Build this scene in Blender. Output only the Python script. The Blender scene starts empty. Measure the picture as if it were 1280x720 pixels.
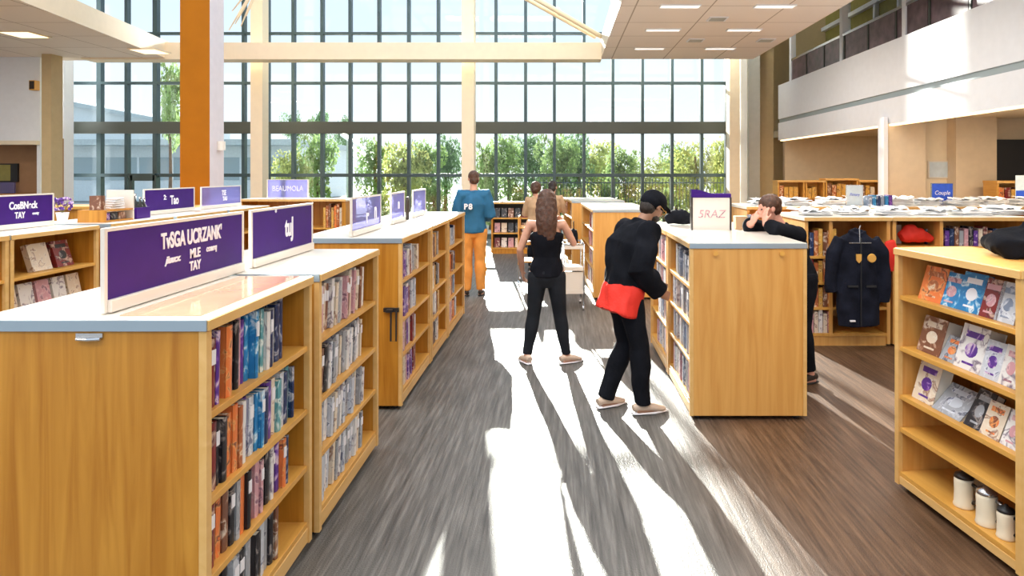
import bpy, bmesh, math, random
from mathutils import Vector, Matrix, noise
R = math.radians
rnd = random.Random(7)
scene = bpy.context.scene
COL = scene.collection
F, CX, CY, CH = 853.0, 700.0, 215.0, 1.8
def PX(px, Y): return (px - CX) * Y / F
def PZ(py, Y): return CH - (py - CY) * Y / F

# ------------------------------------------------------------ materials
def new_mat(name):
    m = bpy.data.materials.new(name); m.use_nodes = True
    nt = m.node_tree; b = nt.nodes['Principled BSDF']
    return m, nt, b
def mat(name, col, rough=.5, metal=0, spec=.5, var=0.0, vscale=8, bump=0.0, bscale=60, coat=0):
    m, nt, b = new_mat(name)
    b.inputs['Base Color'].default_value = (*col, 1); b.inputs['Roughness'].default_value = rough
    b.inputs['Metallic'].default_value = metal; b.inputs['Specular IOR Level'].default_value = spec
    b.inputs['Coat Weight'].default_value = coat
    tc = nt.nodes.new('ShaderNodeTexCoord')
    if var:
        n = nt.nodes.new('ShaderNodeTexNoise'); n.inputs['Scale'].default_value = vscale; n.inputs['Detail'].default_value = 4
        nt.links.new(tc.outputs['Object'], n.inputs['Vector'])
        r = nt.nodes.new('ShaderNodeMapRange'); r.inputs[1].default_value = .3; r.inputs[2].default_value = .7
        r.inputs[3].default_value = 1 - var; r.inputs[4].default_value = 1 + var
        nt.links.new(n.outputs['Fac'], r.inputs[0])
        mx = nt.nodes.new('ShaderNodeVectorMath'); mx.operation = 'SCALE'; mx.inputs[0].default_value = col
        nt.links.new(r.outputs[0], mx.inputs['Scale']); nt.links.new(mx.outputs[0], b.inputs['Base Color'])
    if bump:
        n = nt.nodes.new('ShaderNodeTexNoise'); n.inputs['Scale'].default_value = bscale
        nt.links.new(tc.outputs['Object'], n.inputs['Vector'])
        bp = nt.nodes.new('ShaderNodeBump'); bp.inputs['Strength'].default_value = bump; bp.inputs['Distance'].default_value = .01
        nt.links.new(n.outputs['Fac'], bp.inputs['Height']); nt.links.new(bp.outputs[0], b.inputs['Normal'])
    return m
def ramp(nt, fac, stops):
    r = nt.nodes.new('ShaderNodeValToRGB'); e = r.color_ramp.elements
    while len(e) < len(stops): e.new(.5)
    for i, (p, c) in enumerate(stops): e[i].position = p; e[i].color = (*c, 1)
    nt.links.new(fac, r.inputs[0]); return r
def wood(name, c1, c2, rough=.4, scale=(14, 14, .9), coat=.15):
    m, nt, b = new_mat(name)
    tc = nt.nodes.new('ShaderNodeTexCoord'); mp = nt.nodes.new('ShaderNodeMapping'); mp.inputs['Scale'].default_value = scale
    oi = nt.nodes.new('ShaderNodeObjectInfo'); ad = nt.nodes.new('ShaderNodeVectorMath'); ad.operation = 'ADD'
    nt.links.new(tc.outputs['Object'], ad.inputs[0])
    ml = nt.nodes.new('ShaderNodeMath'); ml.operation = 'MULTIPLY'; ml.inputs[1].default_value = 9
    nt.links.new(oi.outputs['Random'], ml.inputs[0]); nt.links.new(ml.outputs[0], ad.inputs[1])
    nt.links.new(ad.outputs[0], mp.inputs[0])
    n = nt.nodes.new('ShaderNodeTexNoise'); n.inputs['Scale'].default_value = 1.2; n.inputs['Detail'].default_value = 7; n.inputs['Distortion'].default_value = 1.1
    nt.links.new(mp.outputs[0], n.inputs['Vector'])
    r = ramp(nt, n.outputs['Fac'], [(.3, c1), (.5, tuple((a + d) / 2 for a, d in zip(c1, c2))), (.72, c2)])
    nt.links.new(r.outputs[0], b.inputs['Base Color'])
    b.inputs['Roughness'].default_value = rough; b.inputs['Coat Weight'].default_value = coat; b.inputs['Coat Roughness'].default_value = .25
    return m
def jacket(name, c1, c2, c3, scale=17):
    m, nt, b = new_mat(name)
    tc = nt.nodes.new('ShaderNodeTexCoord'); oi = nt.nodes.new('ShaderNodeObjectInfo')
    ml = nt.nodes.new('ShaderNodeMath'); ml.operation = 'MULTIPLY'; ml.inputs[1].default_value = 31
    nt.links.new(oi.outputs['Random'], ml.inputs[0])
    ad = nt.nodes.new('ShaderNodeVectorMath'); ad.operation = 'ADD'
    nt.links.new(tc.outputs['Object'], ad.inputs[0]); nt.links.new(ml.outputs[0], ad.inputs[1])
    n = nt.nodes.new('ShaderNodeTexNoise'); n.inputs['Scale'].default_value = scale; n.inputs['Detail'].default_value = 3; n.inputs['Distortion'].default_value = .8
    nt.links.new(ad.outputs[0], n.inputs['Vector'])
    r = ramp(nt, n.outputs['Fac'], [(.50, c1), (.55, c2), (.64, c3), (.70, c1)])
    nt.links.new(r.outputs[0], b.inputs['Base Color']); b.inputs['Roughness'].default_value = .35
    return m
def glow(name, col, s):
    m, nt, b = new_mat(name)
    b.inputs['Base Color'].default_value = (*col, 1); b.inputs['Emission Color'].default_value = (*col, 1); b.inputs['Emission Strength'].default_value = s
    return m
def glassy(name, tint, gloss=.06, body=None, bodyfac=0):
    m, nt, b = new_mat(name); nt.nodes.remove(b); out = nt.nodes['Material Output']
    t = nt.nodes.new('ShaderNodeBsdfTransparent'); t.inputs[0].default_value = (*tint, 1)
    g = nt.nodes.new('ShaderNodeBsdfGlossy'); g.inputs['Roughness'].default_value = .03
    mx = nt.nodes.new('ShaderNodeMixShader'); mx.inputs[0].default_value = gloss
    nt.links.new(t.outputs[0], mx.inputs[1]); nt.links.new(g.outputs[0], mx.inputs[2])
    last = mx
    if body:
        d = nt.nodes.new('ShaderNodeBsdfDiffuse'); d.inputs[0].default_value = (*body, 1)
        tr = nt.nodes.new('ShaderNodeBsdfTranslucent'); tr.inputs[0].default_value = (*body, 1)
        m3 = nt.nodes.new('ShaderNodeMixShader'); m3.inputs[0].default_value = .4
        nt.links.new(d.outputs[0], m3.inputs[1]); nt.links.new(tr.outputs[0], m3.inputs[2])
        m2 = nt.nodes.new('ShaderNodeMixShader'); m2.inputs[0].default_value = bodyfac
        nt.links.new(mx.outputs[0], m2.inputs[1]); nt.links.new(m3.outputs[0], m2.inputs[2]); last = m2
    nt.links.new(last.outputs[0], out.inputs[0]); return m

M = {}
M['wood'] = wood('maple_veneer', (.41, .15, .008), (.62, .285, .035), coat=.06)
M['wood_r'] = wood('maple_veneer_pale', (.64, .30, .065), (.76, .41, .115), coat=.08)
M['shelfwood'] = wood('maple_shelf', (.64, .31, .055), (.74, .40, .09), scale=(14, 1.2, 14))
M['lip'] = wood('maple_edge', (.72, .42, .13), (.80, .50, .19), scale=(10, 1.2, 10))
M['top'] = mat('white_laminate', (.80, .74, .66), .28, spec=.5, var=.05, vscale=3, coat=.3)
M['patch'] = mat('glossy_peach', (.78, .40, .24), .12, spec=.6, var=.12, vscale=4, coat=.6)
M['band'] = mat('blue_grey_edging', (.33, .42, .50), .3, metal=.3)
M['black'] = mat('black_plastic', (.015, .015, .017), .45)
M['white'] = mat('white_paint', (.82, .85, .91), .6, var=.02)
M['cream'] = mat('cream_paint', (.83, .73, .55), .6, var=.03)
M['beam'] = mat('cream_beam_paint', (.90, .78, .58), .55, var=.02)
M['beige'] = mat('beige_wall_paint', (.66, .55, .40), .7, var=.04)
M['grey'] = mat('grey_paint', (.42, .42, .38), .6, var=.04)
M['strip'] = mat('grey_metal_strip', (.32, .38, .40), .4, metal=.2)
M['ochre'] = mat('ochre_paint', (.42, .135, .001), .65, spec=.25, var=.05, vscale=3)
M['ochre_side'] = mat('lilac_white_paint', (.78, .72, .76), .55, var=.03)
M['brown'] = mat('brown_recess_paint', (.36, .20, .10), .7, var=.05)
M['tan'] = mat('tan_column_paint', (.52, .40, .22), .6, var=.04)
M['mull'] = mat('dark_aluminium_mullion', (.045, .075, .085), .4, metal=.4)
M['mullband'] = mat('dark_spandrel', (.05, .055, .045), .5)
M['olive'] = mat('olive_panel', (.28, .25, .07), .6, var=.1)
M['guard'] = mat('dark_maroon_guard', (.12, .075, .09), .35, var=.5, vscale=5)
M['chrome'] = mat('brushed_steel', (.62, .63, .65), .25, metal=.9)
M['alu'] = mat('white_aluminium', (.80, .74, .66), .35, metal=.1)
M['purple'] = mat('purple_panel', (.045, .009, .165), .5, spec=.18, var=.08)
M['letter'] = mat('white_lettering', (.88, .86, .90), .5)
M['purpleglass'] = glassy('translucent_lilac_panel', (.66, .66, .90), .06, (.36, .34, .70), .36)
M['glass'] = glassy('window_glass', (.96, .985, .985), .015)
M['paper'] = mat('page_paper', (.80, .76, .66), .8)
M['wpaper'] = mat('white_paper', (.85, .86, .88), .6, var=.05, vscale=20)
M['redcloth'] = mat('red_fabric', (.80, .03, .015), .7, bump=.3)
M['blackcloth'] = mat('black_fabric', (.008, .009, .013), .9, spec=.12, var=.3, bump=.3, bscale=90)
M['navycloth'] = mat('navy_fabric', (.010, .012, .022), .9, spec=.15, var=.4, bump=.4)
M['steelblue'] = mat('posterblue', (.03, .10, .62), .4, var=.15, vscale=14)
M['paleblue'] = mat('pale_blue_card', (.60, .72, .82), .4, var=.1)
M['skin'] = mat('skin', (.62, .33, .22), .5, var=.08, vscale=20)
M['skin2'] = mat('skin_dark', (.34, .17, .10), .5, var=.08, vscale=20)
M['skin3'] = mat('skin_pink', (.74, .36, .26), .5, var=.1, vscale=20)
M['hairbrown'] = mat('brown_hair', (.075, .028, .012), .45, var=.4, vscale=40, bump=.5, bscale=140)
M['hairdark'] = mat('dark_hair', (.02, .012, .008), .5, var=.4, vscale=40, bump=.5, bscale=140)
M['teal'] = mat('teal_blue_knit', (.012, .12, .25), .75, var=.1, bump=.4, bscale=120)
M['khaki'] = mat('orange_khaki_cloth', (.66, .28, .055), .75, var=.15, vscale=6, bump=.3)
M['tancloth'] = mat('tan_cloth', (.55, .35, .2), .8, var=.1)
M['shoe'] = mat('beige_canvas', (.62, .47, .36), .6)
M['shoedark'] = mat('dark_leather', (.03, .02, .015), .4)
M['eye'] = mat('eye', (.05, .03, .02), .2)
M['legging'] = mat('charcoal_leggings', (.014, .017, .022), .8, spec=.2, var=.2)
M['gold'] = mat('gold_badge', (.75, .40, .08), .4)
M['plate'] = mat('ceiling_plate', (.66, .53, .42), .7, var=.03)

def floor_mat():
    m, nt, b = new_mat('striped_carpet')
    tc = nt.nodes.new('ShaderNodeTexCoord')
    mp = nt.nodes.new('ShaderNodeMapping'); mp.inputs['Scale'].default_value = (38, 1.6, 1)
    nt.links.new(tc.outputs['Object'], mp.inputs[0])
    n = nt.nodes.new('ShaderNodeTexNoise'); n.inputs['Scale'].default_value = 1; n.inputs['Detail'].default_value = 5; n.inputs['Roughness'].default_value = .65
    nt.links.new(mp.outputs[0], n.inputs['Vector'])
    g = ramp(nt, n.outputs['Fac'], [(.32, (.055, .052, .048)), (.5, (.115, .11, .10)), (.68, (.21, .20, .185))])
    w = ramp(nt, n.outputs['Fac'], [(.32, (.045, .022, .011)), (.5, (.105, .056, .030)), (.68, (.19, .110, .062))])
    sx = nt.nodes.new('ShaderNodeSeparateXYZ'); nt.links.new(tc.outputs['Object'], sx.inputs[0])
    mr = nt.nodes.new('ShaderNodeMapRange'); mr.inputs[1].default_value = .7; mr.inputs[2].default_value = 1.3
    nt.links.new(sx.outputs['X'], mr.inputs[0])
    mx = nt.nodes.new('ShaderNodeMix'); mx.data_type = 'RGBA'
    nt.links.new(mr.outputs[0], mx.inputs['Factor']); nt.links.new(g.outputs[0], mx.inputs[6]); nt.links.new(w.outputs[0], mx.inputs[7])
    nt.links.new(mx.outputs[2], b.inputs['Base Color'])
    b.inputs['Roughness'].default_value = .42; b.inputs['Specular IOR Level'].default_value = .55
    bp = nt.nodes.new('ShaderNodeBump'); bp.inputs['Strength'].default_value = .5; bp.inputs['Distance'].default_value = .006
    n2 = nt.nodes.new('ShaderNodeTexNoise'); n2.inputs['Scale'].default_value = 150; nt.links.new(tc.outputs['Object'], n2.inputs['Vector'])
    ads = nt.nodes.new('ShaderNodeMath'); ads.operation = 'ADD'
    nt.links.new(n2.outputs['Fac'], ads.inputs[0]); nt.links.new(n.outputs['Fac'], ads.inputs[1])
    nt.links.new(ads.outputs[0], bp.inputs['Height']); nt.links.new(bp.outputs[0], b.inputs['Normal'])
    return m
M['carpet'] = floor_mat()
def ceil_mat():
    m, nt, b = new_mat('ceiling_tiles')
    tc = nt.nodes.new('ShaderNodeTexCoord'); br = nt.nodes.new('ShaderNodeTexBrick')
    br.offset = 0; br.inputs['Scale'].default_value = 1; br.inputs['Brick Width'].default_value = 1.2; br.inputs['Row Height'].default_value = 1.2
    br.inputs['Mortar Size'].default_value = .012
    br.inputs['Color1'].default_value = (.90, .81, .74, 1); br.inputs['Color2'].default_value = (.87, .78, .71, 1); br.inputs['Mortar'].default_value = (.45, .36, .29, 1)
    nt.links.new(tc.outputs['Object'], br.inputs['Vector']); nt.links.new(br.outputs['Color'], b.inputs['Base Color']); b.inputs['Roughness'].default_value = .7
    return m
M['ceil'] = ceil_mat()

# ------------------------------------------------------------ mesh helpers
class MB:
    def __init__(s): s.v = []; s.f = []; s.mi = []; s.T = Matrix()
    def add(s, vs, fs, mi=0):
        k = len(s.v); s.v += [s.T @ Vector(v) for v in vs]; s.f += [tuple(i + k for i in f) for f in fs]; s.mi += [mi] * len(fs); return s
    def box(s, x0, x1, y0, y1, z0, z1, mi=0):
        return s.add([(x0, y0, z0), (x1, y0, z0), (x1, y1, z0), (x0, y1, z0), (x0, y0, z1), (x1, y0, z1), (x1, y1, z1), (x0, y1, z1)],
                     [(0, 3, 2, 1), (4, 5, 6, 7), (0, 1, 5, 4), (1, 2, 6, 5), (2, 3, 7, 6), (3, 0, 4, 7)], mi)
    def tube(s, pts, rad, n=10, mi=0, side=None, caps=True):
        """lofted tube: rad entries are r or (r_side, r_other)"""
        pts = [Vector(p) for p in pts]; rings = []; prev = None
        for i, p in enumerate(pts):
            d = (pts[min(i + 1, len(pts) - 1)] - pts[max(i - 1, 0)]).normalized()
            if side is not None: u = Vector(side)
            elif prev is not None: u = prev
            else: u = Vector((1, 0, 0)) if abs(d.x) < .8 else Vector((0, 1, 0))
            u = (u - d * u.dot(d)).normalized(); prev = u; w = d.cross(u)
            r = rad[i] if isinstance(rad, (list, tuple)) else rad
            a, b = r if isinstance(r, (list, tuple)) else (r, r)
            rings.append([p + u * a * math.cos(2 * math.pi * k / n) + w * b * math.sin(2 * math.pi * k / n) for k in range(n)])
        vs = [v for r in rings for v in r]; fs = []
        for i in range(len(pts) - 1):
            for k in range(n):
                fs.append((i * n + k, i * n + (k + 1) % n, (i + 1) * n + (k + 1) % n, (i + 1) * n + k))
        if caps: fs.append(tuple(reversed(range(n)))); fs.append(tuple((len(pts) - 1) * n + k for k in range(n)))
        return s.add(vs, fs, mi)
    def ball(s, c, r, n=12, m=8, mi=0, rot=None):
        c = Vector(c); r = r if isinstance(r, (tuple, list)) else (r, r, r)
        vs = [Vector((0, 0, -r[2]))]
        for j in range(1, m):
            t = math.pi * j / m - math.pi / 2
            for k in range(n):
                a = 2 * math.pi * k / n
                vs.append(Vector((r[0] * math.cos(t) * math.cos(a), r[1] * math.cos(t) * math.sin(a), r[2] * math.sin(t))))
        vs.append(Vector((0, 0, r[2])))
        if rot: vs = [rot @ v for v in vs]
        vs = [c + v for v in vs]; fs = [(0, 1 + (k + 1) % n, 1 + k) for k in range(n)]
        for j in range(m - 2):
            for k in range(n):
                a = 1 + j * n; b = a + n; fs.append((a + k, a + (k + 1) % n, b + (k + 1) % n, b + k))
        L = len(vs) - 1; a = 1 + (m - 2) * n
        fs += [(a + k, a + (k + 1) % n, L) for k in range(n)]
        return s.add(vs, fs, mi)
    def lathe(s, c, prof, n=16, mi=0):
        c = Vector(c); pts = [c + Vector((0, 0, z)) for r, z in prof]
        vs = []; fs = []
        for r, z in prof:
            for k in range(n):
                a = 2 * math.pi * k / n; vs.append(c + Vector((r * math.cos(a), r * math.sin(a), z)))
        for i in range(len(prof) - 1):
            for k in range(n): fs.append((i * n + k, i * n + (k + 1) % n, (i + 1) * n + (k + 1) % n, (i + 1) * n + k))
        fs.append(tuple(reversed(range(n)))); fs.append(tuple((len(prof) - 1) * n + k for k in range(n)))
        return s.add(vs, fs, mi)
    def mesh(s, name, mats, smooth=False):
        me = bpy.data.meshes.new(name); me.from_pydata([tuple(v) for v in s.v], [], s.f)
        for m in (mats if isinstance(mats, (list, tuple)) else [mats]): me.materials.append(M[m] if isinstance(m, str) else m)
        me.polygons.foreach_set('material_index', s.mi)
        if smooth: me.polygons.foreach_set('use_smooth', [True] * len(me.polygons))
        me.update(); return me
    def build(s, name, mats, parent=None, bevel=0, smooth=False):
        o = bpy.data.objects.new(name, s.mesh(name, mats, smooth)); COL.objects.link(o)
        if parent: o.parent = parent
        if bevel:
            b = o.modifiers.new('bev', 'BEVEL'); b.width = bevel; b.segments = 2; b.limit_method = 'ANGLE'
        return o
def tag(o, label, cat, group=None, kind=None):
    o['label'] = label; o['category'] = cat
    if group: o['group'] = group
    if kind: o['kind'] = kind
    return o
def empty(name, loc, rz=0, label=None, cat=None, group=None):
    o = bpy.data.objects.new(name, None); COL.objects.link(o); o.location = loc; o.rotation_euler = (0, 0, rz)
    o.empty_display_size = .1
    if label: tag(o, label, cat, group)
    return o
def struct(o, label=None):
    o['kind'] = 'structure'
    if label: o['label'] = label
    return o
TMP = bpy.data.scenes.new('scratch')
def evaluated_mesh(t):
    TMP.collection.objects.link(t); vl = TMP.view_layers[0]; vl.update(); dg = vl.depsgraph; dg.update()
    me = bpy.data.meshes.new_from_object(t.evaluated_get(dg)); bpy.data.objects.remove(t); return me
def text(name, body, size, m, parent, mtx, ext=.0015, xs=1.0, shear=0, bold=0):
    cu = bpy.data.curves.new(name, 'FONT'); cu.body = body; cu.size = size; cu.extrude = ext; cu.align_x = 'CENTER'; cu.align_y = 'CENTER'; cu.shear = shear; cu.offset = bold
    t = bpy.data.objects.new('tmp', cu); me = evaluated_mesh(t)
    me.transform(Matrix.Diagonal((xs, 1, 1, 1))); me.materials.clear(); me.materials.append(M[m])
    o = bpy.data.objects.new(name, me); COL.objects.link(o); o.parent = parent; o.matrix_local = mtx
    return o
def face_px(loc):  # text plane facing +x
    return Matrix.Translation(loc) @ Matrix(((0, 0, 1, 0), (1, 0, 0, 0), (0, 1, 0, 0), (0, 0, 0, 1)))
def face_my(loc):  # text plane facing -y (towards the door end)
    return Matrix.Translation(loc) @ Matrix(((1, 0, 0, 0), (0, 0, -1, 0), (0, 1, 0, 0), (0, 0, 0, 1)))
def remesh(mb, name, mats, voxel, smooth=4, wrinkle=0, wscale=9, parent=None):
    me = mb.mesh(name, mats); t = bpy.data.objects.new('tmp', me)
    r = t.modifiers.new('r', 'REMESH'); r.mode = 'VOXEL'; r.voxel_size = voxel; r.use_smooth_shade = True
    s = t.modifiers.new('s', 'SMOOTH'); s.factor = .5; s.iterations = smooth
    m2 = evaluated_mesh(t); bpy.data.meshes.remove(me); m2.name = name
    if wrinkle:
        vc = [(v.co.copy(), v.normal.copy()) for v in m2.vertices]; out = []
        for co_, no_ in vc: out += (co_ + no_ * wrinkle * noise.noise(Vector((co_.x * wscale, co_.y * wscale, co_.z * .6 * wscale))))[:]
        m2.vertices.foreach_set('co', out)
    m2.polygons.foreach_set('use_smooth', [True] * len(m2.polygons)); m2.update()
    o = bpy.data.objects.new(name, m2); COL.objects.link(o)
    if parent: o.parent = parent
    return o

# ------------------------------------------------------------ setting
WY = 18.5
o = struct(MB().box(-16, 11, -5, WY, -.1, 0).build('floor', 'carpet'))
b = MB(); b.box(-16, 11, -5, 0.5, 9.4, 9.6); b.box(-16, -9, .5, WY + .3, 9.4, 9.6); b.box(3, 11, .5, WY + .3, 9.4, 9.6)
for k in range(9): b.box(-9, 3, .5 + k * 2.25, .62 + k * 2.25, 9.2, 9.6)
for k in range(7): b.box(-9 + k * 2, -8.92 + k * 2, .5, WY + .3, 9.25, 9.55)
struct(b.build('roof', 'white'))
# window wall: mullions traced on the wall plane
b = MB()
xs = [(81, 2), (125, 3), (159, 2), (195, 3), (231, 2), (268, 2), (305, 2), (334, 3), (367, 2), (403, 2), (438, 2), (474, 2), (511, 2), (548, 2), (584, 2),
      (620, 2), (657, 2), (693, 2), (730, 2), (766, 2), (803, 2), (840, 2), (877, 2), (908, 2)]
for px, w in xs:
    x = PX(px, WY); h = w * .020
    b.box(x - h, x + h, WY - .06, WY + .1, 0, 9.2)
xl, xr = PX(78, WY), PX(911, WY)
for py, t in ((42, .03), (104, .034), (219, .045), (-15, .03), (-72, .034)):
    z = PZ(py, WY); b.box(xl, xr, WY - .07, WY + .09, z - t, z + t)
b.box(xl, xr, WY - .08, WY + .1, 0, .12)
struct(b.build('window_1', 'mull'))
b = MB().box(xl, xr, WY - .12, WY + .1, PZ(167, WY), PZ(152.5, WY)); struct(b.build('trim_1', 'mullband'))
b = MB().box(xl, xr, WY + .01, WY + .02, 0, 9.2); g = b.build('window_pane', 'glass', bpy.data.objects['window_1'])
# door frame in the window wall
b = MB(); Yd = WY - .12
for px in (164, 194): b.box(PX(px, Yd) - .05, PX(px, Yd) + .05, Yd - .04, Yd + .06, 0, PZ(219, Yd))
b.box(PX(164, Yd), PX(194, Yd), Yd - .04, Yd + .06, PZ(226, Yd), PZ(217, Yd)); b.box(PX(164, Yd), PX(194, Yd), Yd - .04, Yd + .06, .9, 1.0)
d = struct(b.build('door_1', 'mull'))
# columns at the window wall
def column(name, p0, p1, Y, m, z0=0, z1=9.4, depth=.35):
    return struct(MB().box(PX(p0, Y), PX(p1, Y), Y, Y + depth, z0, z1).build(name, m))
column('column', 577, 592.5, 16.6, 'beam'); column('column', 313, 328, 16.6, 'beam')
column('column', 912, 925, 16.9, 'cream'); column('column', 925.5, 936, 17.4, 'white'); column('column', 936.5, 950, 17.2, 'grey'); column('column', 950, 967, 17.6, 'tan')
column('column', 52, 64, 15.2, 'tan'); column('wall_left_return', 56, 80, 17.45, 'white')
# ochre column
b = MB(); x0, x1, y0 = PX(225, 12), PX(262, 12), 12.0
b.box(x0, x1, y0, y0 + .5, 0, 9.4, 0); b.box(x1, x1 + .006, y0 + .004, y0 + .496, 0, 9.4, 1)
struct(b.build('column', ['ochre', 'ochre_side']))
# beam
Yb = 15.7
struct(MB().box(PX(275, Yb) - 3.2, PX(752, Yb), Yb, Yb + .5, PZ(74, Yb), PZ(53, Yb)).build('beam', 'beam'))
# left soffit slab
zs = 4.43
def slab(name, poly, z0, z1, mats, split=None):
    n = len(poly); b = MB(); vs = [(x, y, z0) for x, y in poly] + [(x, y, z1) for x, y in poly]
    b.add(vs, [tuple(reversed(range(n)))], 0); b.add(vs, [tuple(range(n, 2 * n))] + [(i, (i + 1) % n, n + (i + 1) % n, n + i) for i in range(n)], 1)
    return struct(b.build(name, mats))
slab('ceiling', [(-5.9, -5), (-9.15, 16.1), (-16, 16.1), (-16, -5)], zs, zs + .4, ['ceil', 'beam'])
slab('ceiling', [(.95, -5), (4.5, -5), (4.5, 15.9), (.95, 15.9)], zs, zs + .5, ['ceil', 'beam'])
struct(MB().box(1.75, 4.45, -5, 15.8, zs + .5, 9.4).build('added_sun_block', 'white'))  # added unseen block over the slab, keeps sun off the balcony front
# walls
b = MB(); b.box(-16, PX(50, 15.6), 15.6, 15.9, PZ(180, 15.6), zs); b.box(PX(46, 15.6), PX(50, 15.6), 15.6, 16.2, 0, PZ(180, 15.6)); b.box(-16, PX(46, 15.6), 15.9, 16.2, PZ(180, 15.6), PZ(180, 15.6) + .1)
struct(b.build('wall_left_front', 'white'))
b = MB(); b.box(-16, PX(50, 15.6), 16.2, 16.35, 0, 2.6); struct(b.build('wall_left_recess', 'brown'))
struct(MB().box(-16.2, -16, -5, WY, 0, 9.4).build('wall_left', 'white'))
struct(MB().box(-16, PX(79, WY), WY, WY + .2, 0, 9.4).build('wall_back_left', 'white'))
struct(MB().box(PX(911, WY), 11, WY, WY + .2, 0, 9.4).build('wall_back_right', 'tan'))
struct(MB().box(11, 11.2, -5, WY, 0, 9.4).build('wall_right', 'white'))
b = MB(); b.box(PX(4, 15.6), PX(50, 15.6) , 15.5, 15.6, PZ(181, 15.6), PZ(176, 15.6)); struct(b.build('trim_2', 'cream'))
# mezzanine
XB = 5.5
b = MB(); prof = [(XB, 2.6), (XB, 3.02), (XB + .03, 3.03), (XB + .03, 3.12), (XB, 3.13), (XB, 3.98)]
b.box(XB, XB + .25, -5, 17.2, 2.6, 3.03); b.box(XB + .03, XB + .25, -5, 17.2, 3.03, 3.13, 1); b.box(XB, XB + .25, -5, 17.2, 3.13, 3.98)
struct(b.build('wall_mezzanine', ['white', 'strip']))
struct(MB().box(XB + .25, 11, -5, WY, 2.72, 2.9).build('ceiling', 'cream'))
b = MB(); b.box(XB - .0, 11, 11.45, 11.7, 0, 2.72); 
# niche recess: build as two leaves
b = MB(); xa, xb2, xc, xd = XB, PX(1157, 11.45), PX(1195, 11.45), PX(1246, 11.45)
b.box(xa, xb2, 11.45, 11.8, 0, 2.72); b.box(xc, xd, 11.45, 11.8, 0, 2.72)
struct(b.build('wall_alcove', 'beige'))
struct(MB().box(xb2, xc, 11.72, 11.8, 0, 2.72).build('wall_niche', 'cream'))
column('column', 1104.5, 1110, 11.40, 'white', 0, 2.72, .2)
struct(MB().box(XB + .3, 11, 17.6, 17.75, 0, 2.72).build('wall_right_back', 'beige'))
b = MB(); b.box(xd, 11, 11.55, 11.7, 1.55, 2.35); struct(b.build('wall_dark_panel', 'black'))
struct(MB().box(xd, 11, 11.72, 11.85, 0, 2.72).build('wall_side_alcove', 'beige'))
# strip light along the mezzanine edge
M['warmglow'] = glow('warm_strip_light', (1, .72, .42), 2.2)
lo = tag(MB().box(XB + .02, XB + .10, 2, 17.1, 2.572, 2.598).build('strip_light', 'warmglow'), 'long warm light strip along the underside of the white balcony', 'light')
# upper floor: olive panels, white posts, guard rail
b = MB(); b.box(7.2, 7.3, -5, WY, 3.9, 9.4); struct(b.build('wall_upper', 'olive'))
b = MB()
for Y in (16.9, 15.4, 14.3, 13.3, 12.2, 11.2, 9.6, 8): b.box(7.1, 7.2, Y, Y + (.22 if Y in (13.3, 11.2) else .09), 3.9, 9.4)
b.box(7.08, 7.2, -5, WY, 5.6, 5.7); struct(b.build('trim_3', 'white'))
for i, Y in enumerate((16.6, 13.6, 11.1)):
    struct(MB().box(5.62, 5.74, Y, Y + .12, 3.9, 9.4).build('column', 'white'))
rail = empty('guard_rail', (XB + .16, 10, 3.98), 0, 'dark maroon paneled guard rail along the upper balcony edge', 'railing')
Y = 16.7; k = 0
while Y > 5:
    w = 1.02; MB().box(-.015, .015, Y - w - 10, Y - 10 - .08, .05, .52).build('guard_panel', 'guard', rail)
    MB().box(-.03, .03, Y - .07 - 10, Y - .02 - 10, 0, .58).build('post', 'mullband', rail); Y -= w + .02
MB().box(-.035, .035, -5.1, 6.75, .52, .57).build('handrail', 'chrome', rail)
# braces
def brace(pts, r, label, name='roof_brace'):
    b = MB()
    for p, q in pts: b.tube([p, q], r, 10)
    return tag(b.build(name, 'beam', smooth=True), label, 'brace')
P = lambda px, py, Y: Vector((PX(px, Y), Y, PZ(py, Y)))
t = brace([(P(752, 46, 15.6), P(590, -48, 13.6)), (P(744, 46, 15.9), P(575, -48, 13.9)), (P(700, 17, 15), P(697, 12, 15.2))], .055, 'cream double tube roof brace rising from the beam end beside the lower ceiling')
fan = empty('fan_brace', P(330, -30, 16.2), 0, 'pale fan of slim struts springing from the column top by the ochre column', 'brace')
for i, (a, c) in enumerate(((286, 38), (294, 30), (301, 33), (290, 14), (308, 20))):
    d = P(a, c, 16.0) - P(330, -30, 16.2); MB().tube([(0, 0, 0), d * .5 + Vector((0, 0, .05)), d], [.035, .03, .012], 8).build('strut', 'beam', fan, smooth=True)
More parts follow.
